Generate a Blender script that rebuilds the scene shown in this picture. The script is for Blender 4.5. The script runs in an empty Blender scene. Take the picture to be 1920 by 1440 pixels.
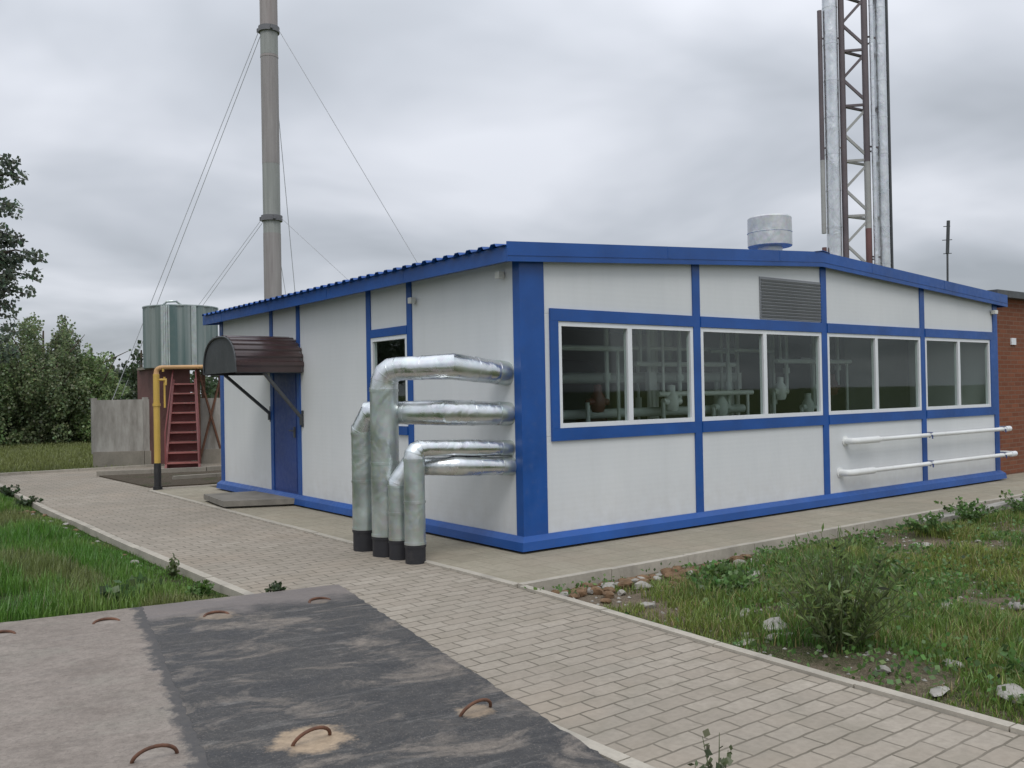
import bpy, bmesh, math, random
import numpy as np
from mathutils import Vector, Matrix
random.seed(7); rng=np.random.default_rng(7)
S=bpy.context.scene; COL=S.collection; R=math.radians; PI=math.pi

# ------------------------------------------------------------------ camera
CAM=Vector((-5.565,-7.173,1.6)); YAW,PIT,ROL=0.6495,0.0099,-0.0182
cF=Vector((math.sin(YAW)*math.cos(PIT),math.cos(YAW)*math.cos(PIT),math.sin(PIT)))
cr=Vector((math.cos(YAW),-math.sin(YAW),0)); cu=cr.cross(cF)
cR=cr*math.cos(ROL)+cu*math.sin(ROL); cU=-cr*math.sin(ROL)+cu*math.cos(ROL)
cd=bpy.data.cameras.new('camera'); co=bpy.data.objects.new('camera',cd); COL.objects.link(co)
cd.sensor_width=36; cd.lens=1702.4/1920*36; cd.clip_end=5000; cd.clip_start=.05
co.matrix_world=Matrix(((cR.x,cU.x,-cF.x,CAM.x),(cR.y,cU.y,-cF.y,CAM.y),(cR.z,cU.z,-cF.z,CAM.z),(0,0,0,1)))
S.camera=co
# ------------------------------------------------------------------ light
SUN_EL,SUN_AZ=55,215       # azimuth measured clockwise from +Y
W=bpy.data.worlds.new('World'); S.world=W; W.use_nodes=True
nt=W.node_tree; N=nt.nodes; L=nt.links; N.clear()
def nn(t,**k):
    n=N.new(t)
    for a,b in k.items(): setattr(n,a,b)
    return n
out=nn('ShaderNodeOutputWorld'); bg=nn('ShaderNodeBackground'); L.new(bg.outputs[0],out.inputs[0])
sky=nn('ShaderNodeTexSky',sky_type='NISHITA',sun_disc=False); sky.sun_elevation=R(SUN_EL); sky.sun_rotation=R(SUN_AZ)
bg.inputs[1].default_value=0.1
tc=nn('ShaderNodeTexCoord'); sep=nn('ShaderNodeSeparateXYZ'); L.new(tc.outputs['Generated'],sep.inputs[0])
def wm(op,a,b=None,c=None):
    n=nn('ShaderNodeMath',operation=op)
    for i,v in enumerate((a,b,c)):
        if v is None: continue
        if isinstance(v,(int,float)): n.inputs[i].default_value=v
        else: L.new(v,n.inputs[i])
    return n.outputs[0]
den=wm('ADD',wm('MAXIMUM',sep.outputs[2],0.0),0.16)
cb=nn('ShaderNodeCombineXYZ'); L.new(wm('DIVIDE',sep.outputs[0],den),cb.inputs[0]); L.new(wm('DIVIDE',sep.outputs[1],den),cb.inputs[1])
mpw=nn('ShaderNodeMapping'); mpw.inputs[1].default_value=(3.1,1.7,0); L.new(cb.outputs[0],mpw.inputs[0])
nz1=nn('ShaderNodeTexNoise'); nz1.inputs['Scale'].default_value=1.05; nz1.inputs['Detail'].default_value=4; nz1.inputs['Roughness'].default_value=.47; nz1.inputs['Distortion'].default_value=.3
nz2=nn('ShaderNodeTexNoise'); nz2.inputs['Scale'].default_value=.42; nz2.inputs['Detail'].default_value=2
L.new(mpw.outputs[0],nz1.inputs[0]); L.new(mpw.outputs[0],nz2.inputs[0])
cv=wm('ADD',wm('MULTIPLY',nz1.outputs[0],.6),wm('MULTIPLY',nz2.outputs[0],.4))
rmp=nn('ShaderNodeValToRGB'); L.new(cv,rmp.inputs[0])
e=rmp.color_ramp.elements
e[0].position=.36; e[0].color=(3.2,3.44,3.78,1); e[1].position=.60; e[1].color=(6.1,6.3,6.8,1)
m=e.new(.475); m.color=(4.45,4.7,5.15,1)
# the cloud deck is brighter overhead than at the horizon
zen=wm('ADD',wm('MULTIPLY',wm('POWER',wm('MAXIMUM',sep.outputs[2],0.0),1.5),1.5),1.0)
vm=nn('ShaderNodeVectorMath',operation='SCALE'); L.new(rmp.outputs[0],vm.inputs[0]); L.new(zen,vm.inputs[3])
mx=nn('ShaderNodeMix',data_type='RGBA'); mx.inputs[0].default_value=.93; L.new(sky.outputs[0],mx.inputs[6]); L.new(vm.outputs[0],mx.inputs[7]); L.new(mx.outputs[2],bg.inputs[0])
sd=bpy.data.lights.new('sun','SUN'); sd.energy=1.0; sd.angle=R(25); sd.color=(1,.97,.93)
so=bpy.data.objects.new('sun',sd); COL.objects.link(so)
sdir=Vector((math.sin(R(SUN_AZ))*math.cos(R(SUN_EL)),math.cos(R(SUN_AZ))*math.cos(R(SUN_EL)),math.sin(R(SUN_EL))))
so.rotation_euler=sdir.to_track_quat('Z','Y').to_euler(); so.location=(0,0,30)
S.view_settings.view_transform='Standard'; S.view_settings.look='None'; S.view_settings.exposure=.17; S.view_settings.gamma=1

# ------------------------------------------------------------------ helpers
def tag(o,label=None,cat=None,group=None,kind=None):
    for k,v in (('label',label),('category',cat),('group',group),('kind',kind)):
        if v: o[k]=v
    return o
def empty(name,loc,label,cat,group=None,rz=0):
    o=bpy.data.objects.new(name,None); COL.objects.link(o); o.location=loc; o.rotation_euler.z=rz; o.empty_display_size=.2
    return tag(o,label,cat,group)
class MB:
    """collects vertices and faces in world space"""
    def __init__(s): s.v=[]; s.f=[]; s.sm=[]
    def add(s,vs,fs,smooth=False):
        n=len(s.v); s.v+= [tuple(x) for x in vs]; s.f+=[tuple(i+n for i in f) for f in fs]; s.sm+=[smooth]*len(fs); return s
    def box(s,a,b,bev=0):
        x0,y0,z0=[min(p,q) for p,q in zip(a,b)]; x1,y1,z1=[max(p,q) for p,q in zip(a,b)]
        vs=[(x,y,z) for x in (x0,x1) for y in (y0,y1) for z in (z0,z1)]
        if not bev: return s.add(vs,[(0,1,3,2),(4,6,7,5),(0,4,5,1),(2,3,7,6),(0,2,6,4),(1,5,7,3)])
        bm=bmesh.new(); V=[bm.verts.new(p) for p in vs]
        for f in [(0,1,3,2),(4,6,7,5),(0,4,5,1),(2,3,7,6),(0,2,6,4),(1,5,7,3)]: bm.faces.new([V[i] for i in f])
        bmesh.ops.bevel(bm,geom=bm.edges[:],offset=bev,segments=2,affect='EDGES',profile=.7)
        bm.verts.index_update(); s.add([v.co[:] for v in bm.verts],[[v.index for v in f.verts] for f in bm.faces]); bm.free(); return s
    def bar(s,p,q,w,h=None,up=(0,0,1)):
        p,q=Vector(p),Vector(q); h=h or w; d=(q-p).normalized(); up=Vector(up)
        if abs(d.dot(up))>.98: up=Vector((1,0,0))
        a=d.cross(up).normalized()*w/2; b=a.cross(d).normalized()*h/2
        vs=[p-a-b,p+a-b,p+a+b,p-a+b,q-a-b,q+a-b,q+a+b,q-a+b]
        return s.add(vs,[(3,2,1,0),(4,5,6,7),(0,1,5,4),(1,2,6,5),(2,3,7,6),(3,0,4,7)])
    def prism(s,poly,z0,z1):
        n=len(poly); vs=[(x,y,z0) for x,y in poly]+[(x,y,z1) for x,y in poly]
        A=sum(poly[i][0]*poly[(i+1)%n][1]-poly[(i+1)%n][0]*poly[i][1] for i in range(n))
        fs=[tuple(range(n-1,-1,-1)),tuple(range(n,2*n))]+[(i,(i+1)%n,(i+1)%n+n,i+n) for i in range(n)]
        if A<0: fs=[tuple(reversed(f)) for f in fs]
        return s.add(vs,fs)
    def extr(s,prof,ax,a,b):
        """profile of 2D points extruded along axis ax (0: profile is y,z; 1: profile is x,z)"""
        n=len(prof); mk=(lambda t,p:(t,p[0],p[1])) if ax==0 else (lambda t,p:(p[0],t,p[1]))
        vs=[mk(a,p) for p in prof]+[mk(b,p) for p in prof]
        return s.add(vs,[tuple(range(n)),tuple(range(2*n-1,n-1,-1))]+[(i,i+n,(i+1)%n+n,(i+1)%n) for i in range(n)])
    def tube(s,pts,r,n=14,cap=True,smooth=True):
        pts=[Vector(p) for p in pts]; m=len(pts); rr=r if isinstance(r,(list,tuple)) else [r]*m
        T=[(pts[min(i+1,m-1)]-pts[max(i-1,0)]).normalized() for i in range(m)]
        for i in range(1,m-1):
            t=((pts[i]-pts[i-1]).normalized()+(pts[i+1]-pts[i]).normalized())
            if t.length>1e-6: T[i]=t.normalized()
        d0=(pts[1]-pts[0]).normalized(); u=d0.orthogonal().normalized()
        if abs(d0.z)<.9: u=d0.cross(Vector((0,0,1))).normalized()
        vs=[];fs=[]; dprev=d0
        for i in range(m):
            d=(pts[min(i+1,m-1)]-pts[min(i,m-2)]).normalized()
            if i>0:
                q=dprev.rotation_difference(d); 
            base=dprev if i>0 else d
            # ring built in the plane orthogonal to incoming dir, then sheared onto the mitre plane
            w=base.cross(u).normalized()
            for k in range(n):
                a=2*PI*k/n; off=(u*math.cos(a)+w*math.sin(a))*rr[i]
                den=base.dot(T[i]); t=-off.dot(T[i])/den if abs(den)>.2 else 0
                vs.append(pts[i]+off+base*t)
            if i>0:
                u=(q@u).normalized(); 
                for k in range(n):
                    k2=(k+1)%n; fs.append(((i-1)*n+k,(i-1)*n+k2,i*n+k2,i*n+k))
            dprev=d
        s.add(vs,fs,smooth); 
        if cap: s.add(vs[:n],[tuple(reversed(range(n)))]); s.add(vs[-n:],[tuple(range(n))])
        return s
    def lathe(s,c,prof,n=24,smooth=True,cap=False):
        vs=[];fs=[]
        for (r,z) in prof:
            for k in range(n): a=2*PI*k/n; vs.append((c[0]+r*math.cos(a),c[1]+r*math.sin(a),c[2]+z))
        for i in range(len(prof)-1):
            for k in range(n): k2=(k+1)%n; fs.append((i*n+k,i*n+k2,(i+1)*n+k2,(i+1)*n+k))
        s.add(vs,fs,smooth)
        if cap: s.add(vs[:n],[tuple(reversed(range(n)))]); s.add(vs[-n:],[tuple(range(n))])
        return s
    def build(s,name,mat,parent=None,label=None,cat=None,group=None,kind=None,org=None,auto=None):
        me=bpy.data.meshes.new(name)
        o=bpy.data.objects.new(name,me); COL.objects.link(o)
        off=Vector((0,0,0))
        if parent:
            o.parent=parent; off=world_org(parent)
        if org is not None: o.location=Vector(org)-off; off=Vector(org)
        me.from_pydata([tuple(Vector(v)-off) for v in s.v],[],s.f); 
        me.polygons.foreach_set('use_smooth',s.sm); me.update()
        if auto: me.set_sharp_from_angle(angle=R(auto))
        if mat: me.materials.append(mat)
        return tag(o,label,cat,group,kind)
def world_org(o):
    v=Vector((0,0,0))
    while o: v+=o.location; o=o.parent
    return v
# procedural materials
class Mt:
    def __init__(s,name):
        s.m=bpy.data.materials.new(name); s.m.use_nodes=True; s.t=s.m.node_tree; s.b=s.t.nodes['Principled BSDF']; s.o=s.t.nodes['Material Output']
    def n(s,t,ins=None,**k):
        n=s.t.nodes.new(t)
        for a,b in k.items(): setattr(n,a,b)
        for a,b in (ins or {}).items(): s.set(n.inputs[a],b)
        return n
    def set(s,sock,v):
        if isinstance(v,bpy.types.NodeSocket): s.t.links.new(v,sock)
        else:
            if isinstance(v,(tuple,list)) and len(v)==3 and sock.type=='RGBA': v=(*v,1)
            sock.default_value=v
    def co(s,scale=(1,1,1),rot=(0,0,0),kind='Object',loc=(0,0,0)):
        if kind=='World': c=s.n('ShaderNodeNewGeometry').outputs['Position']
        else: c=s.n('ShaderNodeTexCoord').outputs[kind]
        return s.n('ShaderNodeMapping',{0:c,1:loc,2:rot,3:scale}).outputs[0]
    def noise(s,v,sc,det=4,rough=.55,dist=0): return s.n('ShaderNodeTexNoise',{'Vector':v,'Scale':sc,'Detail':det,'Roughness':rough,'Distortion':dist}).outputs[0]
    def ramp(s,f,*st):
        r=s.n('ShaderNodeValToRGB',{0:f}); e=r.color_ramp.elements
        while len(e)<len(st): e.new(.5)
        for k,(p,c) in enumerate(st):
            e[k].position=p; e[k].color=(c,c,c,1) if isinstance(c,(int,float)) else (*c,1)
        return r.outputs[0]
    def mix(s,f,a,b,bt='MIX'):
        n=s.n('ShaderNodeMix',data_type='RGBA',blend_type=bt); s.set(n.inputs[0],f); s.set(n.inputs[6],a); s.set(n.inputs[7],b); return n.outputs[2]
    def math(s,op,a,b=0.): 
        n=s.n('ShaderNodeMath',operation=op); s.set(n.inputs[0],a); s.set(n.inputs[1],b); return n.outputs[0]
    def bump(s,h,st=.3,d=.01,prev=None):
        n=s.n('ShaderNodeBump',{'Height':h,'Strength':st,'Distance':d})
        if prev: s.set(n.inputs['Normal'],prev)
        return n.outputs[0]
    def fin(s,col=None,rough=.6,metal=0.,nrm=None,spec=None):
        if col is not None: s.set(s.b.inputs['Base Color'],col)
        s.set(s.b.inputs['Roughness'],rough); s.set(s.b.inputs['Metallic'],metal)
        if nrm: s.set(s.b.inputs['Normal'],nrm)
        if spec is not None: s.set(s.b.inputs['Specular IOR Level'],spec)
        return s.m
def paint(name,col,rough=.45,var=.12,dirt=(.25,.22,.18),dirtamt=.15,scale=1.2,metal=0.,bump=.1):
    m=Mt(name); v=m.co(kind='World')
    a=m.noise(v,scale,5); b=m.noise(v,scale*9,4)
    c=m.mix(m.ramp(a,(.35,0.),(.7,1.)),tuple(x*(1-var) for x in col),tuple(min(1,x*(1+var)) for x in col))
    c=m.mix(m.math('MULTIPLY',m.ramp(b,(.55,0.),(.8,1.)),dirtamt),c,dirt)
    return m.fin(c,m.ramp(b,(.3,max(0,rough-.1)),(.7,min(1,rough+.12))),metal,m.bump(b,bump,.004))
# --- panels: white coated sandwich panel with fine horizontal profiling and light grime streaks
def panel_mat():
    m=Mt('white_panel'); v=m.co(kind='World')
    z=m.n('ShaderNodeSeparateXYZ',{0:v}).outputs[2]
    w=m.math('SINE',m.math('MULTIPLY',z,2*PI/.055))
    a=m.noise(m.co((1.2,1.2,.5),kind='World'),1.1,4); s=m.noise(m.co((9,9,.5),kind='World'),1.,4,.6)
    c=m.mix(m.ramp(a,(.3,0.),(.7,1.)),(.63,.65,.66),(.685,.70,.705))
    c=m.mix(m.math('MULTIPLY',m.ramp(s,(.5,0.),(.78,1.)),.09),c,(.45,.445,.42))
    # splashed dirt near the ground
    lo=m.math('MULTIPLY',m.ramp(z,(.1,1.),(.7,0.)),m.ramp(m.noise(v,7,5),(.35,.15),(.7,.9)))
    c=m.mix(m.math('MULTIPLY',lo,.35),c,(.42,.39,.34))
    return m.fin(c,.42,0,m.bump(w,.10,.001,m.bump(a,.25,.03)))
M={}
M['panel']=panel_mat()
M['blue']=paint('blue_coated_steel',(.009,.075,.30),.38,.16,(.12,.15,.2),.14,1.6)
M['darkblue']=paint('dark_blue_door_paint',(.012,.042,.19),.42,.14,(.1,.12,.16),.12,1.6)
M['pvc']=paint('white_window_plastic',(.74,.76,.78),.35,.05,dirtamt=.08)
M['louvre']=paint('grey_louvre',(.21,.22,.235),.5,.1)
def galv(name,col=(.6,.64,.65),rough=.34,sc=5.,metal=.85,bs=.55):
    m=Mt(name); v=m.co(kind='World'); a=m.noise(v,sc,4); vo=m.n('ShaderNodeTexVoronoi',{'Vector':v,'Scale':22.}).outputs['Color']
    c=m.mix(m.ramp(a,(.3,0.),(.7,1.)),tuple(x*.78 for x in col),col); c=m.mix(.05,c,vo,'OVERLAY')
    big=m.noise(m.co((1,1,.6),kind='World'),2.6,3,.6,.5)
    return m.fin(c,m.ramp(a,(.3,rough-.06),(.7,rough+.14)),metal,m.bump(big,bs,.06,m.bump(a,.2,.01)))
M['galv']=galv('galvanised_cladding',(.76,.79,.80),.25,5.,.95,.5)
M['galv2']=galv('dull_galvanised_cladding',(.58,.63,.61),.33,4.,.9,.35)
M['steel']=galv('stainless_flue',(.72,.74,.76),.28,3.)
M['drum']=galv('ventilator_metal',(.66,.67,.66),.4,6.,.7)
M['boot']=paint('black_bitumen_sleeve',(.018,.018,.022),.6,.3,(.1,.09,.08),.3)
M['whitepipe']=paint('white_painted_pipe',(.76,.77,.75),.4,.08,(.4,.36,.3),.2)
M['yellow']=paint('yellow_gas_pipe_paint',(.56,.37,.08),.5,.15,(.40,.22,.12),.35)
M['salmon']=paint('faded_orange_pipe_paint',(.56,.33,.15),.5,.2,(.45,.3,.2),.3)
M['collar']=paint('stack_collar_grey',(.15,.15,.16),.5,.15)
M['black']=paint('black_paint',(.02,.02,.022),.5,.2)
M['redpaint']=paint('dark_red_paint',(.17,.04,.038),.55,.25,(.3,.2,.16),.3)
M['redtread']=paint('worn_red_tread',(.30,.105,.095),.55,.2,(.45,.33,.28),.35)
M['rust']=paint('rusty_steel',(.13,.06,.035),.8,.4,(.3,.13,.05),.4,12)
M['mast']=paint('mast_dark_paint',(.13,.105,.112),.55,.2,(.2,.12,.1),.3)
M['mastred']=paint('mast_red_paint',(.15,.07,.065),.55,.2)
M['mastwhite']=paint('mast_white_paint',(.36,.36,.34),.5,.15,(.25,.14,.1),.35)
M['bark']=paint('bark',(.09,.07,.05),.9,.35,(.04,.035,.03),.5,6,bump=.8)
M['darkgrey']=paint('dark_grey_steel',(.06,.065,.07),.5,.2)
M['wire']=paint('guy_wire_steel',(.46,.47,.50),.5,.1)
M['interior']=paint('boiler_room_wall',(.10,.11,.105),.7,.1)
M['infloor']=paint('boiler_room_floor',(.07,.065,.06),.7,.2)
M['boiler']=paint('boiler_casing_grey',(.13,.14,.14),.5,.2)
M['boilerred']=paint('burner_red',(.13,.035,.03),.4,.15)
M['pipegrey']=paint('grey_green_pipe_lagging',(.55,.59,.57),.5,.15)
M['lamp']=paint('lamp_housing',(.6,.6,.56),.4,.1)
def stack_mat(a_=(.245,.225,.225),b_=(.34,.325,.32)):
    m=Mt('flue_stack_paint'); v=m.co((6,6,.3),kind='World'); a=m.noise(v,2,5,.6)
    c=m.mix(m.ramp(a,(.35,0.),(.7,1.)),a_,b_)
    return m.fin(c,.6,0,m.bump(a,.2,.01))
M['stack']=stack_mat((.27,.235,.225),(.36,.33,.32)); M['stackgreen']=stack_mat((.25,.26,.245),(.34,.35,.33)); M['stackbrown']=stack_mat((.25,.228,.222),(.33,.31,.30))
def canopy_mat():
    m=Mt('brown_corrugated_polycarbonate'); v=m.co(kind='World'); a=m.noise(v,5,4)
    return m.fin(m.mix(a,(.035,.021,.021),(.07,.043,.040)),.22,0,m.bump(a,.1,.01),.7)
M['canopy']=canopy_mat()
def glass_mat():
    m=Mt('window_glass'); t=m.t
    tr=m.n('ShaderNodeBsdfTransparent',{0:(.88,.92,.90,1)}); gl=m.n('ShaderNodeBsdfGlossy',{0:(1,1,1,1),'Roughness':.02})
    w=m.noise(m.co(kind='World'),1.6,2); gl.inputs['Normal']; m.set(gl.inputs['Normal'],m.bump(w,.05,.01))
    fr=m.n('ShaderNodeFresnel',{0:1.45}); mx=m.n('ShaderNodeMixShader'); m.set(mx.inputs[0],m.math('MULTIPLY',fr.outputs[0],.11)); t.links.new(tr.outputs[0],mx.inputs[1]); t.links.new(gl.outputs[0],mx.inputs[2])
    t.links.new(mx.outputs[0],m.o.inputs[0]); return m.m
M['glass']=glass_mat()
def paver_mat(name,ca,cb_,cm,sx,sy,rz=0,bstr=.4,green=.25):
    m=Mt(name); v0=m.co(kind='World',rot=(0,0,rz)); 
    # the interlocking blocks have a slightly wavy outline
    wob=m.n('ShaderNodeTexNoise',{'Vector':v0,'Scale':9.,'Detail':1.}).outputs['Color']
    wv=m.n('ShaderNodeVectorMath',{0:wob,1:(.5,.5,.5)},operation='SUBTRACT').outputs[0]
    wv=m.n('ShaderNodeVectorMath',{0:wv,3:.02},operation='SCALE').outputs[0]
    v=m.n('ShaderNodeVectorMath',{0:v0,1:wv},operation='ADD').outputs[0]
    br=m.n('ShaderNodeTexBrick',{'Vector':v,'Scale':1.,'Mortar Size':.0075,'Mortar Smooth':.35,'Bias':0.,'Brick Width':sx,'Row Height':sy,'Color1':(0,0,0,1),'Color2':(1,1,1,1),'Mortar':(.5,.5,.5,1)})
    fac=br.outputs['Fac']; hue=br.outputs['Color']
    a=m.noise(v0,.5,4,.6); b=m.noise(v0,26,4,.6); g=m.noise(v0,1.7,5,.65)
    c=m.mix(hue,ca,cb_)
    c=m.mix(m.ramp(a,(.3,0.),(.7,.85)),c,tuple(x*.8 for x in ca))
    c=m.mix(m.math('MULTIPLY',m.ramp(b,(.35,0.),(.75,1.)),.5),c,tuple(x*.6 for x in ca)); c=m.mix(m.ramp(m.noise(v0,3.1,5,.65),(.48,0.),(.75,.55)),c,(ca[0]*.62,ca[1]*.64,ca[2]*.6)); c=m.mix(m.ramp(m.noise(v0,.9,3,.5),(.5,0.),(.7,.35)),c,(.36,.29,.22))
    c=m.mix(m.math('MULTIPLY',m.ramp(g,(.5,0.),(.75,1.)),green),c,(.17,.165,.135))
    c=m.mix(m.math('MULTIPLY',fac,m.ramp(m.noise(v0,2.3,4,.6),(.3,.55),(.6,1.))),c,cm)
    h=m.math('SUBTRACT',1.,fac)
    return m.fin(c,.85,0,m.bump(b,.25,.006,m.bump(h,bstr,.012)),.3)
M['paver']=paver_mat('path_pavers',(.33,.288,.234),(.415,.368,.305),(.135,.118,.09),.235,.125)
M['apron']=paver_mat('apron_paving',(.345,.31,.235),(.40,.36,.28),(.23,.20,.15),.30,.30,0,.3,.3)
def conc(name,col,sc=3.,dark=.6,stain=(.12,.11,.1),st=.35,rough=.85,pits=True):
    m=Mt(name); v=m.co(kind='World'); a=m.noise(v,sc,5,.6); b=m.noise(v,sc*14,4,.65); s=m.noise(m.co((1,1,.35),kind='World'),sc*1.7,5,.6,.4)
    c=m.mix(m.ramp(a,(.3,0.),(.7,1.)),tuple(x*dark for x in col),col)
    c=m.mix(m.math('MULTIPLY',m.ramp(b,(.45,0.),(.75,1.)),.4),c,tuple(x*.55 for x in col))
    c=m.mix(m.math('MULTIPLY',m.ramp(s,(.5,0.),(.72,1.)),st),c,stain)
    return m.fin(c,rough,0,m.bump(b,.4,.008,m.bump(a,.3,.02)),.3)
M['kerb']=conc('kerb_concrete',(.47,.43,.36),2,.75)
M['kerbdark']=conc('old_kerb_concrete',(.33,.30,.25),2,.7)
M['stepc']=conc('step_concrete',(.27,.25,.215),3,.6)
M['stone']=conc('pale_rubble',(.42,.40,.36),5,.55,(.15,.13,.1),.5)
M['slag']=conc('brown_rubble',(.22,.135,.075),8,.45,(.30,.24,.17),.5)
def slab_mat(name,ca,cb_,patch,streak,loops,pcol=(.42,.32,.22)):
    m=Mt(name); v=m.co(); a=m.noise(m.co((1,1.9,1),(0,0,.15)),1.9,7,.66,.9); b=m.noise(v,22,5,.65); d=m.noise(m.co((.7,1.2,1)),2.6,6,.68,.7)
    c=m.mix(m.ramp(a,(.3,0.),(.68,1.)),ca,cb_)
    c=m.mix(m.math('MULTIPLY',m.ramp(m.noise(m.co((1.,6.,1),(0,0,.25)),2.2,6,.65,.8),(.55,0.),(.72,1.)),.5),c,streak)
    c=m.mix(m.ramp(d,(.51,0.),(.64,.8)),c,patch); c=m.mix(m.ramp(m.noise(v,55,3,.8),(.5,0.),(.72,.5)),c,tuple(x*.45 for x in ca)); c=m.mix(m.ramp(m.noise(v,90,2,.8),(.58,0.),(.7,.35)),c,tuple(min(1,x*1.5) for x in patch))
    c=m.mix(m.math('MULTIPLY',m.ramp(b,(.4,0.),(.75,1.)),.45),c,tuple(x*.5 for x in ca))
    # sandy fill in the pockets round the lifting loops
    for (x,y,rad,amt) in loops:
        vv=m.co((1,1,0),loc=(0,0,0)); dd=m.n('ShaderNodeVectorMath',{0:vv,1:(x,y,0)},operation='DISTANCE').outputs['Value']
        dd=m.math('ADD',dd,m.math('MULTIPLY',m.math('SUBTRACT',m.noise(v,9,4,.7),.5),rad*1.6))
        k=m.n('ShaderNodeMapRange',{0:dd,1:rad*.75,2:rad*1.15,3:amt,4:0.}).outputs[0]
        c=m.mix(k,c,m.mix(m.ramp(b,(.3,0.),(.7,1.)),pcol,tuple(x*.62 for x in pcol)))
    # ragged joint: spilled coating along one edge
    return m,c,a,b
def soilgrass(name,soil,soil2,grass,thr=.5,scale=1.3):
    m=Mt(name); v=m.co(kind='World'); a=m.noise(v,scale,6,.62,.3); b=m.noise(v,11,5,.7); c2=m.noise(v,48,3,.7)
    c=m.mix(m.ramp(b,(.3,0.),(.7,1.)),soil,soil2)
    g=m.mix(m.ramp(b,(.3,0.),(.7,1.)),tuple(x*.6 for x in grass),grass)
    c=m.mix(m.ramp(a,(thr-.07,0.),(thr+.07,1.)),c,g)
    c=m.mix(m.math('MULTIPLY',m.ramp(c2,(.45,0.),(.7,1.)),.5),c,tuple(x*.45 for x in soil))
    c=m.mix(m.ramp(m.noise(v,120,2,.8),(.55,0.),(.68,.6)),c,tuple(min(1,x*2.0) for x in soil2)); return m.fin(c,.95,0,m.bump(b,.9,.05,m.bump(c2,.8,.02)),.15)
M['lawn']=soilgrass('lawn_soil',(.055,.06,.03),(.09,.08,.045),(.05,.085,.022),.40,.8)
M['lot']=soilgrass('rubbly_lot_soil',(.135,.105,.075),(.21,.17,.125),(.065,.08,.03),.52,1.1)
M['field']=soilgrass('field_grass',(.10,.115,.045),(.13,.125,.055),(.115,.15,.045),.42,.25)
M['bed']=soilgrass('bed_soil',(.07,.055,.04),(.12,.10,.075),(.06,.08,.03),.62,1.3)
def brick_mat():
    m=Mt('red_brickwork'); tcv=m.co(kind='World')
    sp=m.n('ShaderNodeSeparateXYZ',{0:tcv}); u=m.math('ADD',sp.outputs[0],sp.outputs[1]); v=m.n('ShaderNodeCombineXYZ',{0:u,1:sp.outputs[2]}).outputs[0]
    br=m.n('ShaderNodeTexBrick',{'Vector':v,'Scale':1.,'Mortar Size':.008,'Brick Width':.26,'Row Height':.078,'Color1':(0,0,0,1),'Color2':(1,1,1,1)})
    a=m.noise(tcv,1.5,5); b=m.noise(tcv,20,4)
    c=m.mix(br.outputs['Color'],(.19,.065,.034),(.26,.095,.05)); c=m.mix(m.ramp(a,(.4,0.),(.7,.5)),c,(.15,.07,.045))
    c=m.mix(m.math('MULTIPLY',b,.3),c,(.12,.06,.04)); c=m.mix(br.outputs['Fac'],c,(.20,.12,.085))
    return m.fin(c,.9,0,m.bump(m.math('SUBTRACT',1.,br.outputs['Fac']),.5,.01,m.bump(b,.3,.005)),.2)
M['brick']=brick_mat()
def fence_mat():
    m=Mt('weathered_fence_concrete'); a=m.noise(m.co((2.2,2.2,.5),kind='World'),1.3,5,.65); b=m.noise(m.co(kind='World'),14,4)
    c=m.mix(m.ramp(a,(.36,0.),(.60,1.)),(.24,.225,.20),(.45,.435,.40)); c=m.mix(m.math('MULTIPLY',b,.2),c,(.2,.18,.16))
    return m.fin(c,.9,0,m.bump(b,.4,.01),.2)
M['fence']=fence_mat()
def leafmat(name,rough=.6,trans=.5):
    m=Mt(name); at=m.n('ShaderNodeAttribute',attribute_name='tint').outputs['Color']
    d=m.n('ShaderNodeBsdfDiffuse',{0:at}); t=m.n('ShaderNodeBsdfTranslucent',{0:at}); x=m.n('ShaderNodeMixShader',{0:trans}); g=m.n('ShaderNodeBsdfGlossy',{0:(1,1,1,1),'Roughness':.5})
    m.t.links.new(d.outputs[0],x.inputs[1]); m.t.links.new(t.outputs[0],x.inputs[2])
    y=m.n('ShaderNodeMixShader',{0:.03}); m.t.links.new(x.outputs[0],y.inputs[1]); m.t.links.new(g.outputs[0],y.inputs[2]); m.t.links.new(y.outputs[0],m.o.inputs[0])
    return m.m
M['leaf']=leafmat('leaf_surface')
def quads_mesh(name,V,C,mat,parent=None,tri=False,**tg):
    """V (n,k,3) faces, C (n,3) colour per face"""
    n,k=V.shape[:2]; me=bpy.data.meshes.new(name); me.vertices.add(n*k); 
    off=np.array(world_org(parent)) if parent else np.zeros(3)
    me.vertices.foreach_set('co',(V-off).astype(np.float32).ravel()); me.loops.add(n*k); me.loops.foreach_set('vertex_index',np.arange(n*k,dtype=np.int32))
    me.polygons.add(n); me.polygons.foreach_set('loop_start',np.arange(0,n*k,k,dtype=np.int32)); me.polygons.foreach_set('loop_total',np.full(n,k,dtype=np.int32))
    me.update(calc_edges=True)
    a=me.color_attributes.new('tint','FLOAT_COLOR','POINT'); a.data.foreach_set('color',np.repeat(np.c_[C,np.ones(n)],k,axis=0).astype(np.float32).ravel())
    me.materials.append(mat); o=bpy.data.objects.new(name,me); COL.objects.link(o)
    if parent: o.parent=parent
    return tag(o,**tg)
def unit(a): return a/np.linalg.norm(a,axis=-1,keepdims=True)
def leaf_quads(P,size,droop=.3,narrow=1.):
    n=len(P); d=unit(rng.normal(size=(n,3))+np.array([0,0,-droop])); s=unit(np.cross(d,rng.normal(size=(n,3)))); L_=size*rng.uniform(.7,1.4,(n,1)); w=L_*rng.uniform(.3,.5,(n,1))*narrow
    return np.stack([P,P+d*L_*.5+s*w,P+d*L_,P+d*L_*.5-s*w],1)
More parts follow.
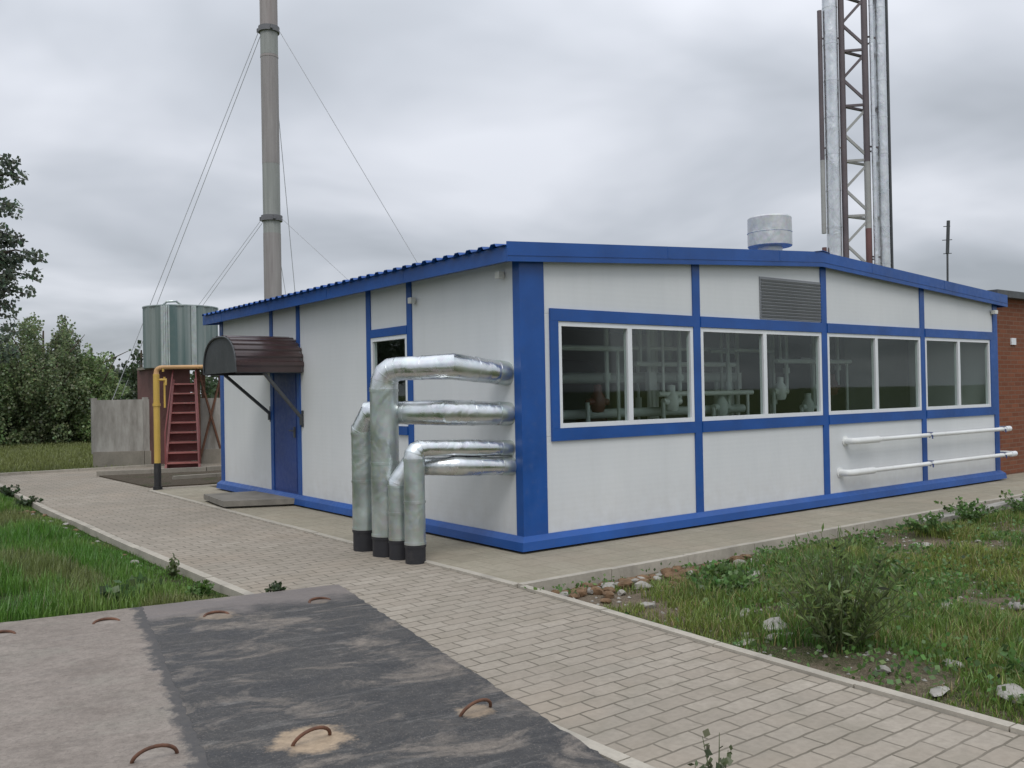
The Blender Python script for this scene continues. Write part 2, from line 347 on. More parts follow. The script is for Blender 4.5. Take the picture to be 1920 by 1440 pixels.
def clump_cloud(blobs,n,shell=.55):
    """points in ellipsoid blobs [(cx,cy,cz,rx,ry,rz)]"""
    B=np.array(blobs,float); vol=(B[:,3]*B[:,4]*B[:,5])**.72; idx=rng.choice(len(B),n,p=vol/vol.sum()); d=unit(rng.normal(size=(n,3))); r=rng.uniform(0,1,(n,1))**(1/3.)*(1-shell)+shell*rng.uniform(.75,1.05,(n,1))
    return B[idx,:3]+d*r*B[idx,3:6], idx
def tints(n,base,var=.25,idx=None,cl=None):
    c=np.array(base)[None]*(1+rng.normal(0,var,(n,1)))*(1+rng.normal(0,.08,(n,3)))
    if idx is not None:
        k=rng.uniform(.7,1.3,(idx.max()+1,1)); c=c*k[idx]
    return np.clip(c,.006,1)

# ================================================================== the setting
Wd,Ln,H,HR,XR=10.05,8.58,2.905,3.204,5.02      # building width, depth, eave, ridge, ridge position
def vnoise(x,y,seed=0):
    """smooth value noise"""
    r=np.random.default_rng(seed).random((64,64)); xi=np.floor(x).astype(int); yi=np.floor(y).astype(int); fx=x-xi; fy=y-yi
    fx=fx*fx*(3-2*fx); fy=fy*fy*(3-2*fy); g=lambda a,b:r[a%64,b%64]
    return (g(xi,yi)*(1-fx)+g(xi+1,yi)*fx)*(1-fy)+(g(xi,yi+1)*(1-fx)+g(xi+1,yi+1)*fx)*fy
def fbm(x,y,seed=0,o=3): return sum(vnoise(x*2**k,y*2**k,seed+k)/2**k for k in range(o))/sum(1/2**k for k in range(o))
def terrain(name,x0,x1,y0,y1,step,zf,mat):
    nx=int((x1-x0)/step)+1; ny=int((y1-y0)/step)+1; X,Y=np.meshgrid(np.linspace(x0,x1,nx),np.linspace(y0,y1,ny)); Z=zf(X,Y)
    m=MB(); m.v=list(map(tuple,np.c_[X.ravel(),Y.ravel(),Z.ravel()])); m.f=[(j*nx+i,j*nx+i+1,(j+1)*nx+i+1,(j+1)*nx+i) for j in range(ny-1) for i in range(nx-1)]; m.sm=[True]*len(m.f)
    return m.build(name,mat,kind='structure')
m=MB(); m.add([(-2500,-2500,-.13),(2500,-2500,-.13),(2500,2500,-.13),(-2500,2500,-.13)],[(0,1,2,3)]); m.build('ground',M['field'],kind='structure')
def zlawn(X,Y): return -.045+.05*(fbm(X*1.3,Y*1.3,11)-.5)-.05*np.clip((-2.9-X)*.0,0,1)
def zlot(X,Y):
    e=np.clip(np.minimum(-1.3-Y,(X+1.25))/.6,0,1)
    return -.085+e*(.02+.14*(fbm(X*.9+7,Y*.9+3,23)-.42)+.05*(fbm(X*4,Y*4,31)-.5))
terrain('lawn',-13,-2.79,-6,15.2,.16,zlawn,M['lawn'])
terrain('rubble_lot',-1.6,15,-9,-1.22,.12,zlot,M['lot'])
# tiled path, paved yard and apron
pr=[(-1.04,15.35),(-1.04,-1.26),(-1.10,-2.3),(-1.17,-3.4),(-1.22,-4.4),(-1.25,-6),(-1.25,-10)]
pl=[(-2.80,-10),(-2.80,-.2),(-2.86,3),(-2.90,8),(-2.80,15.35)]
m=MB(); m.prism(pr+pl,-.2,0); m.build('path',M['paver'],kind='structure')
m=MB(); m.prism([(-.96,-1.18),(14,-1.18),(14,.3),(.02,.3),(.02,9.4),(-.96,9.4)],-.2,.004); m.build('apron_pavement',M['apron'],kind='structure')
m=MB(); m.prism([(-1.04,9.48),(4,9.48),(4,15.35),(-1.04,15.35)],-.2,-.002); m.build('yard_pavement',M['paver'],kind='structure')
def kerb(pts,w,z0,z1,mat,name='kerb'):
    """kerb stones laid end to end with open joints"""
    k=MB()
    for a,b in zip(pts[:-1],pts[1:]):
        a=Vector((*a,0)); b=Vector((*b,0)); d=b-a; n=max(1,round(d.length/1.0)); 
        for i in range(n):
            p=a+d*(i/n)+d.normalized()*.004; q=a+d*((i+1)/n)-d.normalized()*.004; j=random.uniform(-.004,.004)
            k.bar(p+Vector((0,0,(z0+z1)/2+j)),q+Vector((0,0,(z0+z1)/2+j+random.uniform(-.003,.003))),w,z1-z0)
    return k.build(name,mat,kind='structure')
kerb([(-1.0,9.4),(-1.0,-1.18)],.075,-.2,.016,M['kerb'])
kerb([(-1.0,-1.22),(14,-1.22)],.075,-.2,.022,M['kerb'])
kerb([(x+.04,y) for x,y in pr[1:6]]+[(-1.21,-9.5)],.07,-.2,.020,M['kerb'])
kerb([(-2.84,-9.5),(-2.84,-.2),(-2.90,3),(-2.94,8),(-2.84,15.3)],.08,-.2,.024,M['kerb'])
kerb([(-2.9,15.4),(4,15.4)],.10,-.2,.05,M['kerb'])
# planting bed with its own edging in the yard
bedp=[(-.95,13.3),(-.86,9.95),(.0,9.75),(2.4,9.75),(2.4,12.4),(1.1,12.6)]
m=MB(); m.prism(bedp,-.1,.022); m.build('bed_soil',M['bed'],kind='structure')
kerb([(-.98,13.4),(1.1,12.7),(2.5,12.5)],.09,-.1,.11,M['kerbdark'])
kerb([(-.1,11.1),(2.4,11.0)],.12,-.1,.09,M['kerbdark'])

# ---- two concrete road slabs lying side by side
def slab(name_label,a0,a1,b0,b1,loops,mat_fn,zt):
    e1=Vector((-.983,.183,0)); e2=Vector((-.183,-.983,0)); O=Vector((-2.15,-.23,0)); ang=math.atan2(e1.y,e1.x)
    # object frame: x along e1, y along -e2
    org=O+e1*a0+e2*b0; r=empty('concrete_slab',tuple(org),name_label,'concrete slab')
    r.rotation_euler.z=ang
    w=a1-a0; l=b1-b0
    bm=bmesh.new(); n=46; 
    sgn=1 if e1.cross(e2).z>0 else -1
    # chipped outline
    out_=[]
    for (p,q) in (((0,0),(w,0)),((w,0),(w,l)),((w,l),(0,l)),((0,l),(0,0))):
        k=int(math.hypot(q[0]-p[0],q[1]-p[1])/.05)
        for i in range(k):
            t=i/k; out_.append((p[0]+(q[0]-p[0])*t+random.uniform(-.009,.009),(p[1]+(q[1]-p[1])*t+random.uniform(-.006,.006))*sgn))
    mb=MB(); mb.prism(out_,-.18,zt)
    me=bpy.data.meshes.new('slab_body'); me.from_pydata(mb.v,[],mb.f); me.update(); ob=bpy.data.objects.new('slab_body',me); COL.objects.link(ob); ob.parent=r
    lp=[(a-a0,(b-b0)*sgn,rad,amt) for a,b,rot,big,rad,amt in loops]
    ob.data.materials.append(mat_fn(lp))
    for (a,b,rot,big,rad,amt) in loops:
        x,y=a-a0,(b-b0)*sgn; pts=[]
        h,wd=(.080,.095) if big else (.055,.085)
        for i in range(13):
            t=PI*i/12; cx_=-math.cos(t)*wd; lean=.8
            zz=math.sin(t)*h; ly=zz*(-.45 if big else 1.35)*(-sgn); pts.append((x+cx_*math.cos(rot)-ly*math.sin(rot),y+cx_*math.sin(rot)+ly*math.cos(rot),zt+zz*(.85 if big else .30)-.006))
        q=MB(); q.tube(pts,.0085 if big else .010,8); o=q.build('lifting_loop',M['rust']); o.parent=r
    return r
def dark_slab(lp):
    m,c,a,b=slab_mat('coated_dark_slab',(.032,.032,.034),(.085,.081,.077),(.24,.205,.17),(.25,.235,.215),lp)
    # mud and bare concrete towards the far end and ragged left joint
    v=m.co(); sp=m.n('ShaderNodeSeparateXYZ',{0:v}); w=m.math('MULTIPLY',m.math('SUBTRACT',m.noise(v,3.2,5,.65),.5),.9)
    k=m.ramp(m.math('ADD',m.math('ABSOLUTE',sp.outputs[1]),m.math('MULTIPLY',w,1.)),(.30,1.),(.62,0.))
    c=m.mix(m.math('MULTIPLY',k,.75),c,m.mix(a,(.15,.13,.125),(.26,.225,.20)))
    return m.fin(c,m.ramp(a,(.35,.5),(.7,.85)),0,m.bump(b,.35,.008,m.bump(a,.4,.02)),.35)
def light_slab(lp):
    m,c,a,b=slab_mat('bare_light_slab',(.20,.17,.145),(.30,.26,.225),(.26,.235,.20),(.17,.155,.14),lp,(.45,.40,.35))
    v=m.co(); sp=m.n('ShaderNodeSeparateXYZ',{0:v}); w=m.math('MULTIPLY',m.math('SUBTRACT',m.noise(v,7,6,.7),.5),.30)
    k=m.ramp(m.math('ADD',sp.outputs[0],w),(.06,1.),(.10,0.))      # spilled coating from the neighbouring slab
    c=m.mix(k,c,m.mix(b,(.05,.052,.058),(.12,.11,.10)))
    return m.fin(c,.85,0,m.bump(b,.35,.006,m.bump(a,.5,.02)),.3)
slab('dark tar stained concrete slab with rusty loops beside the path',0,1.52,0,5.2,
     [(.295,.543,.2,0,.08,.3),(1.069,.595,.0,0,.13,.5),(.254,3.33,.25,1,.09,.7),(1.063,3.30,.25,1,.17,1.)],dark_slab,.030)
slab('bare light grey concrete slab at the left of the dark one',1.510,4.6,0,5.2,
     [(1.787,.394,.1,0,.05,.35),(2.44,.41,.0,0,.05,.35),(1.72,3.16,.1,1,.08,.3)],light_slab,.029)

# ================================================================== boiler house
BH=empty('boiler_house',(0,0,0),'low white panel boiler house with bright blue trim and a row of wide windows','building')
PX=[.152,2.609,5.152,7.676,9.99]; ZB,ZW0,ZW1=.10,1.097,2.462
def ztop(x): return H+(HR-H)*x/XR if x<=XR else H+(HR-H)*(Wd-x)/(Wd-XR)
def poly_y(x0,x1,zb,y0,y1):
    """wall piece in the gable plane from zb up to the roof"""
    xs=[x0]+([XR] if x0<XR<x1 else [])+[x1]; prof=[(x0,zb)]+[(x1,zb)]+[(x,ztop(x)+.045) for x in reversed(xs)]
    m=MB(); n=len(prof); vs=[(x,y0,z) for x,z in prof]+[(x,y1,z) for x,z in prof]
    m.add(vs,[tuple(range(n)),tuple(range(2*n-1,n-1,-1))]+[(i,i+n,(i+1)%n+n,(i+1)%n) for i in range(n)]); return m
bx=[.002]+PX[1:4]+[Wd]
for i in range(4):
    MB().box((bx[i],0,ZB),(bx[i+1]-.004,.1,ZW0+.05)).build('wall_panel',M['panel'],BH)
    poly_y(bx[i],bx[i+1]-.004,ZW1-.05,0,.1).build('wall_panel',M['panel'],BH)
MB().box((.002,.001,ZW0+.052),(.40,.1,ZW1-.052)).build('wall_panel',M['panel'],BH)
QY=[.05,2.138,3.15,5.31,6.31,8.53]
def wl(y0,y1,z0,z1): MB().box((0,y0,z0),(.1,y1-.004,z1)).build('wall_panel',M['panel'],BH)
wl(.102,2.138,ZB,H+.05); wl(2.138,3.15,ZB,1.17); wl(2.138,3.15,2.38,H+.05); wl(3.15,5.31,ZB,H+.05); wl(5.31,6.31,2.12,H+.05); wl(6.31,8.48,ZB,H+.05)
poly_y(.1,Wd,ZB,Ln-.1,Ln).build('wall_panel',M['panel'],BH)
MB().box((Wd-.1,.102,ZB),(Wd,Ln-.102,H+.05)).build('wall_panel',M['panel'],BH)
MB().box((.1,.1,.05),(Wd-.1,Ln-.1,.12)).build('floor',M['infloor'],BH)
# posts (cover strips)
w=.062
MB().box((-.014,-.016,.15),(.30,.004,H+.06)).box((-.014,.0045,.15),(.004,.10,H+.05)).build('corner_post',M['blue'],BH)
for x in PX[1:4]:
    MB().box((x-w,-.016,.15),(x+w,-.001,ztop(x)+.02)).build('post',M['blue'],BH)
MB().box((Wd-.13,-.016,.15),(Wd+.014,-.001,H+.05)).box((Wd+.001,.0,.15),(Wd+.014,.14,H+.05)).build('corner_post',M['blue'],BH)
for y in QY[1:5]:
    MB().box((-.016,y-.055,.15),(-.001,y+.055,H+.05)).build('post',M['blue'],BH)
MB().box((-.016,Ln-.13,.15),(-.001,Ln+.014,H+.05)).build('corner_post',M['blue'],BH)
# window band rails between the posts
xs_=[.372]+PX[1:4]+[9.93]
for z0,z1 in ((ZW0,1.225),(2.335,ZW1)):
    for i in range(4):
        a=xs_[i]+(w+.001 if i else 0); b=xs_[i+1]-(w+.001)
        if i==3: b=xs_[4]
        MB().box((a,-.026,z0),(b,.06,z1)).build('rail',M['blue'],BH)
MB().box((.372,-.025,1.226),(.478,.06,2.334)).build('rail',M['blue'],BH)
MB().box((9.80,-.025,1.226),(9.93,.06,2.334)).build('rail',M['blue'],BH)
def window(x0,x1,z0,z1,nm,side=0):
    """two-light window; side 0 in the gable plane (y=0), side 1 in the side wall (x=0)"""
    P=(lambda u,d,z:(u,d,z)) if side==0 else (lambda u,d,z:(d,u,z))
    f=MB(); t=.048
    f.box(P(x0,-.012,z0),P(x1,.05,z0+t)).box(P(x0,-.012,z1-t),P(x1,.05,z1)).box(P(x0,-.0115,z0+t),P(x0+t,.0495,z1-t)).box(P(x1-t,-.0115,z0+t),P(x1,.0495,z1-t))
    fo=f.build('window',M['pvc'],BH,label=nm,org=P((x0+x1)/2,0,z0))
    if side==0:
        mid=(x0+x1)/2-.0; MB().box(P(mid-.034,-.013,z0+t),P(mid+.034,.05,z1-t)).build('mullion',M['pvc'],fo)
        for a,b in ((x0+t,mid-.034),(mid+.034,x1-t)): MB().box(P(a,.016,z0+t),P(b,.021,z1-t)).build('pane',M['glass'],fo)
    else: MB().box(P(x0+t,.016,z0+t),P(x1-t,.021,z1-t)).build('pane',M['glass'],fo)
ww=[.48]+[p+w+.004 for p in PX[1:4]]; we=[p-w-.004 for p in PX[1:4]]+[9.797]
for a,b in zip(ww,we): 
    window(a,b,1.228,2.332,None)
MB().box((.095,2.0,2.32),(.1,2.0,2.32)) 
window(2.197,3.091,1.225,2.325,'narrow window behind the thick pipes',1)
MB().box((-.022,2.194,2.328),(.05,3.094,2.43)).build('rail',M['blue'],BH)
MB().box((-.03,2.194,1.12),(.05,3.094,1.222)).build('rail',M['blue'],BH)
# door
d=MB().box((-.004,5.368,.14),(.045,6.252,2.10)).box((-.010,5.42,.2),(-.0045,6.2,1.05)).box((-.010,5.42,1.12),(-.0045,6.2,2.04)).build('door',M['darkblue'],BH,label='dark blue steel door under the brown canopy')
MB().box((-.03,5.44,1.0),(-.0105,5.48,1.16)).tube([(-.03,5.46,1.1),(-.055,5.46,1.1),(-.055,5.57,1.1)],.009,8).build('handle',M['darkgrey'],d)
MB().box((-.018,5.366,2.105),(.04,6.254,2.17)).build('door_frame',M['blue'],BH)
# base flashing ring
m=MB(); prof=[(.002,.165),(.017,.165),(.075,.115),(.085,.03),(.01,.03)]
cs=[(0,0,-1,-1),(Wd,0,1,-1),(Wd,Ln,1,1),(0,Ln,-1,1)]; vs=[(cx+sx*o,cy+sy*o,z) for (cx,cy,sx,sy) in cs for o,z in prof]; k=len(prof)
m.add(vs,[(i*k+j,i*k+(j+1)%k,((i+1)%4)*k+(j+1)%k,((i+1)%4)*k+j) for i in range(4) for j in range(k)]); m.build('base_flashing',M['blue'],BH)
MB().box((.03,.03,-.1),(Wd-.03,Ln-.03,.06)).build('plinth',M['stepc'],BH)
# roof
ox=.22; y0,y1=-.10,Ln+.26; tk=.165
zr_=lambda x:ztop(min(max(x,-.5),Wd+.5)) if 0<=x<=Wd else H-(HR-H)/XR*(-x if x<0 else x-Wd)
def zr(x): return H+(HR-H)*(x/XR if x<=XR else (Wd-x)/(Wd-XR))
m=MB(); prof=[(-ox+.015,zr(-ox)+.03),(XR,HR+.03),(Wd+ox-.015,zr(Wd+ox)+.03),(Wd+ox-.015,zr(Wd+ox)+tk-.02),(XR,HR+tk-.02),(-ox+.015,zr(-ox)+tk-.02)]
m.extr(prof,1,y0+.02,y1-.02); RF=m.build('roof',M['blue'],BH,org=(XR,4,H))
def gable_board(y0,y1,nm):
    m=MB(); prof=[(-ox,zr(-ox)-.002),(XR,HR-.002),(Wd+ox,zr(Wd+ox)-.002),(Wd+ox,zr(Wd+ox)+tk+.03),(XR,HR+tk+.03),(-ox,zr(-ox)+tk+.03)]
    m.extr(prof,1,y0,y1); return m
m=gable_board(y0,y0+.018,'f')
m.extr([(-ox-.004,zr(-ox)+.055+0),(XR,HR+.055),(Wd+ox+.004,zr(Wd+ox)+.055),(Wd+ox+.004,zr(Wd+ox)+.061),(XR,HR+.061),(-ox-.004,zr(-ox)+.061)],1,y0-.005,y0-.0005)
m.build('fascia',M['blue'],RF)
gable_board(y1-.018,y1,'b').build('fascia',M['blue'],RF)
for x in (-ox,Wd+ox-.015):
    MB().box((x,y0+.019,zr(-ox)),(x+.015,y1-.019,zr(-ox)+tk-.012)).build('fascia',M['blue'],RF)
m=MB()
for x in (2.05,4.1,6.2,8.2): 
    zc=(zr(x)+zr(x+.05))/2; m.box((x,y0-.0025,zr(x)+.066),(x+.045,y0-.0003,zr(x)+.185)); m.build('joint_strap',M['blue'],RF); m=MB()
for y in (1.9,3.9,5.9,7.9): MB().box((-ox-.0025,y,zr(-ox)+.01),(-ox-.0003,y+.045,zr(-ox)+tk-.03)).build('joint_strap',M['blue'],RF)
# ridge cover
MB().extr([(XR-.16,zr(XR-.16)+tk+.035),(XR,HR+tk+.048),(XR+.16,zr(XR+.16)+tk+.035),(XR+.16,zr(XR+.16)+tk+.03),(XR,HR+tk+.04),(XR-.16,zr(XR-.16)+tk+.03)],1,y0-.012,y1+.01).build('ridge_cap',M['blue'],RF)
# profiled roof sheets, ribs running down the slope
for sgn in (0,1):
    m=MB(); pr_=[]; y=y0+.02; pit=.215
    while y<y1-.03: 
        for dy,dz in ((0,0),(.10,0),(.125,.030),(.19,.030)): 
            if y+dy<y1-.02: pr_.append((y+dy,dz))
        y+=pit
    xa,xb=(-ox-.05,XR) if sgn==0 else (XR,Wd+ox+.05)
    vs=[]
    for x in (xa,xb):
        z=zr(x)+tk-.012
        vs+=[(x,yy,z+dz) for yy,dz in pr_]+[(x,yy,z+dz+.006) for yy,dz in pr_]
    n=len(pr_); f=[]
    for a in (0,n): f+=[(a+i,a+i+1,2*n+a+i+1,2*n+a+i) for i in range(n-1)]
    f+=[(i,i+1,n+i+1,n+i) for i in range(n-1)]+[(2*n+i,2*n+i+1,3*n+i+1,3*n+i) for i in range(n-1)]
    m.add(vs,f); m.build('roof_sheet',M['blue'],RF)
# roof ventilator drum
vc=(5.67,1.22,3.40); m=MB(); m.lathe(vc,[(.15,-.1),(.15,.36),(.18,.36),(.18,-.1),(.15,-.1)],28)
m.lathe(vc,[(.16,.29),(.315,.30),(.322,.31),(.318,.72),(.30,.74),(.06,.77),(.0,.772)],32).lathe(vc,[(.322,.50),(.327,.505),(.322,.51)],32)
m.build('ventilator',M['drum'],RF,auto=35,label='silver mushroom ventilator on the roof ridge')
# grey louvre
L0=MB().box((3.80,-.012,2.475),(5.085,-.0012,3.005)).build('louvre',M['louvre'],BH,label='dark grey ventilation grille in the gable')
m=MB()
for k in range(12):
    z=2.50+k*.041; m.bar((3.82,-.018,z+.012),(5.07,-.018,z+.012),.012,.028,up=(0,-.5,1))
m.build('slats',M['louvre'],L0)
# little wall lamps and a junction box
def wlamp(p,side,lab,big=1):
    m=MB(); x,y,z=p
    if side==1: m.box((x-.09*big,y-.035,z-.03),(x-.02,y+.035,z+.04),.01).bar((x,y,z),(x-.03,y,z),.03)
    else: m.box((x-.05,y-.09,z-.03),(x+.05,y-.018,z+.035),.01).bar((x,y,z),(x,y-.03,z),.03)
    m.build('wall_lamp',M['lamp'],BH,label=lab)
wlamp((0,.26,2.80),1,'small lamp under the eave by the near corner'); wlamp((9.90,0,2.79),0,'small lamp under the eave by the far right corner')
wlamp((0,2.0,2.70),1,'small lamp high beside the narrow window')
# canopy over the door
cy,cz,ry,rz,dx=5.82,1.96,.68,.53,1.0
CN=empty('canopy',(0,cy,cz),None,None); CN.parent=BH; 
CN['label']='arched brown corrugated canopy over the blue door'
m=MB(); ns=88; vs=[]
for x in (-.004,-dx):
    for lay in (0,-.008):
        for i in range(ns+1):
            t=PI*i/ns; e_=2.6; c_,s_=math.cos(t),math.sin(t); rib=1+.030*(1 if (i//3)%2 else 0)
            yy=-(abs(c_)**(2/e_))*(1 if c_>0 else -1); zz=abs(s_)**(2/e_)
            vs.append((x,cy+(ry*rib+lay)*yy,cz+(rz*rib+lay)*zz))
n=ns+1; f=[]
for i in range(ns):
    f+=[(i,i+1,2*n+i+1,2*n+i),(n+i,3*n+i,3*n+i+1,n+i+1),(i,n+i,n+i+1,i+1),(2*n+i,2*n+i+1,3*n+i+1,3*n+i)]
m.add(vs,f,False); m.build('canopy_sheet',M['canopy'],CN)
def arch(x,sc=.985): return [(x,cy-ry*sc*(abs(math.cos(t))**(2/2.6))*(1 if math.cos(t)>0 else -1),cz+rz*sc*abs(math.sin(t))**(2/2.6)) for t in [PI*i/28 for i in range(29)]]
m=MB(); a=arch(-dx+.012,.97); vs=a+[(p[0]+.008,p[1],p[2]) for p in a]; n=len(a)
m.add(vs,[tuple(range(n)),tuple(range(2*n-1,n-1,-1))]+[(i,i+n,(i+1)%n+n,(i+1)%n) for i in range(n)]); m.build('front_panel',M['darkgrey'],CN)
m=MB()
for x in (-dx-.002,-.03): m.tube(arch(x),.014,8)
for s in (-1,1): m.tube([(-.02,cy+s*ry*.97,cz),(-dx,cy+s*ry*.97,cz)],.015,8)
m.build('canopy_frame',M['darkgrey'],CN)
for y,xe,zb in ((5.20,-.58,1.28),(6.38,-.72,1.34)):
    m=MB(); m.bar((-.01,y,zb),(xe,y,cz-.01),.042,.042).box((-.012,y-.03,zb-.12),(-.001,y+.03,zb+.12)).box((-.045,y-.02,zb-.09),(-.0125,y+.02,zb+.03)); m.build('bracket',M['darkgrey'],CN)
# door step
m=MB(); m.prism([(-.98,5.78),(-.02,5.34),(-.10,6.85),(-.86,7.0)],.035,.115); m.prism([(-.90,5.88),(-.09,5.5),(-.12,6.8),(-.80,6.9)],.0,.034)
m.build('door_step',M['stepc'],label='thin concrete step slab at the blue door',cat='step',org=(-.5,6.2,0))

# ---- the boiler room behind the windows (each machine and pipe a thing of its own)
def ithing(name,lab,cat,mb,mat,grp=None,org=(0,0,0)): return mb.build(name,mat,None,lab,cat,grp,org=org)
ithing('heating_main','long grey-green pipe low behind the first wide window','pipe',MB().tube([(.5,1.25,1.32),(5.0,1.25,1.32)],.06,14).tube([(1.0,1.25,1.32),(1.0,1.25,.12)],.03).tube([(4.6,1.25,1.32),(4.6,1.25,.12)],.03),M['pipegrey'],None,(1.2,1.25,.12))
ithing('heating_main','long grey-green pipe at mid height behind the first wide window','pipe',MB().tube([(.5,1.9,1.78),(5.6,1.9,1.78)],.075,14).tube([(1.5,1.9,1.78),(1.5,1.9,.12)],.03).tube([(5.2,1.9,1.78),(5.2,1.9,.12)],.03),M['pipegrey'],None,(1.5,1.9,.12))
V_=empty('valve',(1.25,1.1,.12),'pale angled valve body behind the left pane of the first wide window','valve')
MB().tube([(1.02,1.02,1.48),(1.22,1.02,1.42),(1.27,1.05,1.22)],[.045,.07,.05],12).build('valve_body',M['pvc'],V_)
MB().tube([(1.27,1.05,1.25),(1.27,1.05,.12)],.03,10).tube([(1.0,.99,1.50),(.85,.98,1.53)],.02,8).build('valve_pipe',M['whitepipe'],V_)
for i,(x,y,r_,z) in enumerate(((3.35,1.5,.03,2.8),(3.62,1.7,.045,2.8),(8.05,2.6,.04,2.8),(8.28,2.6,.04,2.8),(6.95,2.2,.05,2.8),(4.62,2.6,.05,2.8),(5.7,1.9,.035,2.8))):
    labs=['thin pale riser behind the left pane of the second window','thicker pale riser behind the left pane of the second window','left riser of the pair behind the third window','right riser of the pair behind the third window','single riser by the mullion of the third window','riser in the shade behind the right pane of the second window','thin riser at the left edge of the third window']
    ithing('riser_pipe',labs[i],'pipe',MB().tube([(x,y,.12),(x,y,z)],r_,10).box((x-.04,y-.05,1.6),(x+.04,y+.03,1.85)),M['whitepipe'],'riser pipes in the boiler room',(x,y,.12))
ithing('cross_pipe','pale level pipe high behind the second window','pipe',MB().tube([(3.0,1.6,2.18),(6.2,1.6,2.18)],.03,10).tube([(3.02,1.6,2.18),(3.02,1.6,2.9)],.02),M['whitepipe'],None,(3,1.6,2.2))
for i,(x,y) in enumerate(((3.4,4.2),(6.0,4.2),(1.0,4.4))):
    b=empty('boiler',(x,y,.12),['dark boiler behind the second window','dark boiler behind the third window','dark boiler far behind the first window'][i],'boiler','boilers in the boiler room')
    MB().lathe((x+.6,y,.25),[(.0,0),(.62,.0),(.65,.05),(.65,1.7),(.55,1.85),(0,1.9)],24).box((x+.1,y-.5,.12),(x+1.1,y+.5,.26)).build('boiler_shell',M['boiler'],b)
    MB().box((x+.42,y-1.0,.8),(x+.78,y-.62,1.2),.05).tube([(x+.6,y-.75,1.0),(x+.6,y-.6,1.0)],.12,12).build('burner',M['boilerred'],b)
    MB().tube([(x+.6,y,2.1),(x+.6,y,2.9)],.12,12).build('flue',M['galv2'],b)
for i,(x,y,z,mt,lab) in enumerate(((1.9,.95,1.62,'boilerred','small red pump low behind the first window'),(.75,1.0,1.66,'blue','small blue pump at the left end behind the first window'),(3.25,1.0,1.60,'whitepipe','white round gauge valve at the left edge of the second window'),
      (4.35,1.1,1.50,'pipegrey','pale vessel behind the right pane of the second window'),(5.75,1.15,1.70,'whitepipe','white valve at the left edge of the third window'),(6.5,1.2,1.45,'pipegrey','pale vessel low behind the third window'),(7.3,1.3,1.75,'boilerred','red pump beside the partition'))):
    b=empty('pump',(x,y,.12),lab,'pump'); MB().lathe((x,y,z-.28),[(0,0),(.07,.01),(.09,.06),(.09,.20),(.05,.26),(.05,.34),(0,.35)],16).tube([(x-.16,y,z-.15),(x+.16,y,z-.15)],.045,12).build('pump_body',M[mt],b,auto=40)
    MB().tube([(x-.16,y,z-.15),(x-.16,y,.12)],.028,8).tube([(x+.16,y,z-.15),(x+.16,y,2.75)],.028,8).tube([(x+.16,y,z+.12),(x+.16,y,z+.2)],.05,10).build('pump_pipe',M['pipegrey'],b)
for i,(x,y,zt,lab) in enumerate(((1.35,1.6,2.3,'slim upright drop pipe behind the left pane of the first window'),(2.0,2.2,2.9,'slim upright pipe behind the right pane of the first window'),(3.95,2.3,2.9,'slim upright pipe behind the mullion of the second window'),(4.85,1.5,2.4,'slim drop pipe at the right edge of the second window'),(6.2,1.6,2.9,'slim upright pipe behind the left pane of the third window'),(7.05,1.5,2.3,'slim drop pipe behind the right pane of the third window'))):
    ithing('drop_pipe',lab,'pipe',MB().tube([(x,y,.12),(x,y,zt)],.022,8).tube([(x-.25,y,zt-.25),(x+.3,y,zt-.25)],.03,8).tube([(x,y,1.35),(x,y,1.5)],.05,10),M['pipegrey'],'drop pipes in the boiler room',(x,y,.12))
for i,(x0_,x1_,y,z,lab) in enumerate(((.6,2.3,.9,2.12,'thin level pipe highest behind the first window'),(3.0,4.9,1.0,1.55,'level pipe low behind the second window'),(5.6,7.5,1.1,2.0,'level pipe behind the third window'),(2.9,4.9,1.3,1.95,'level pipe at mid height behind the second window'))):
    ithing('level_pipe',lab,'pipe',MB().tube([(x0_,y,z),(x1_,y,z)],.035,10).tube([(x0_+.1,y,z),(x0_+.1,y,2.9)],.018,8).tube([(x1_-.1,y,z),(x1_-.1,y,.12)],.022,8),M['whitepipe'] if i%2 else M['pipegrey'],'level pipes in the boiler room',(x0_,y,z))
p=empty('expansion_tank',(2.2,2.4,.12),'red pressure tank behind the right pane of the first window','tank'); MB().lathe((2.35,3.0,.3),[(0,0),(.18,.05),(.26,.2),(.26,1.5),(.18,1.65),(0,1.7)],20).build('tank_shell',M['boilerred'],p); MB().tube([(2.35,3.0,2.0),(2.35,3.0,2.9)],.02,8).build('tank_pipe',M['whitepipe'],p); MB().tube([(2.35,3.0,.12),(2.35,3.0,.35)],.1,8).build('foot',M['boiler'],p)
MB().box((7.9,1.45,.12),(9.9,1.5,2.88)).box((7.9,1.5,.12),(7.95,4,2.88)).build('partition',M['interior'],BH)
c=empty('control_cabinet',(6.3,2.9,.12),'grey control cabinet seen behind the mullion of the third window','cabinet'); MB().box((6.2,2.8,.12),(6.75,3.1,2.0),.01).build('cabinet_body',M['louvre'],c); MB().box((6.25,2.785,1.0),(6.7,2.799,1.85)).build('cabinet_door',M['panel'],c)

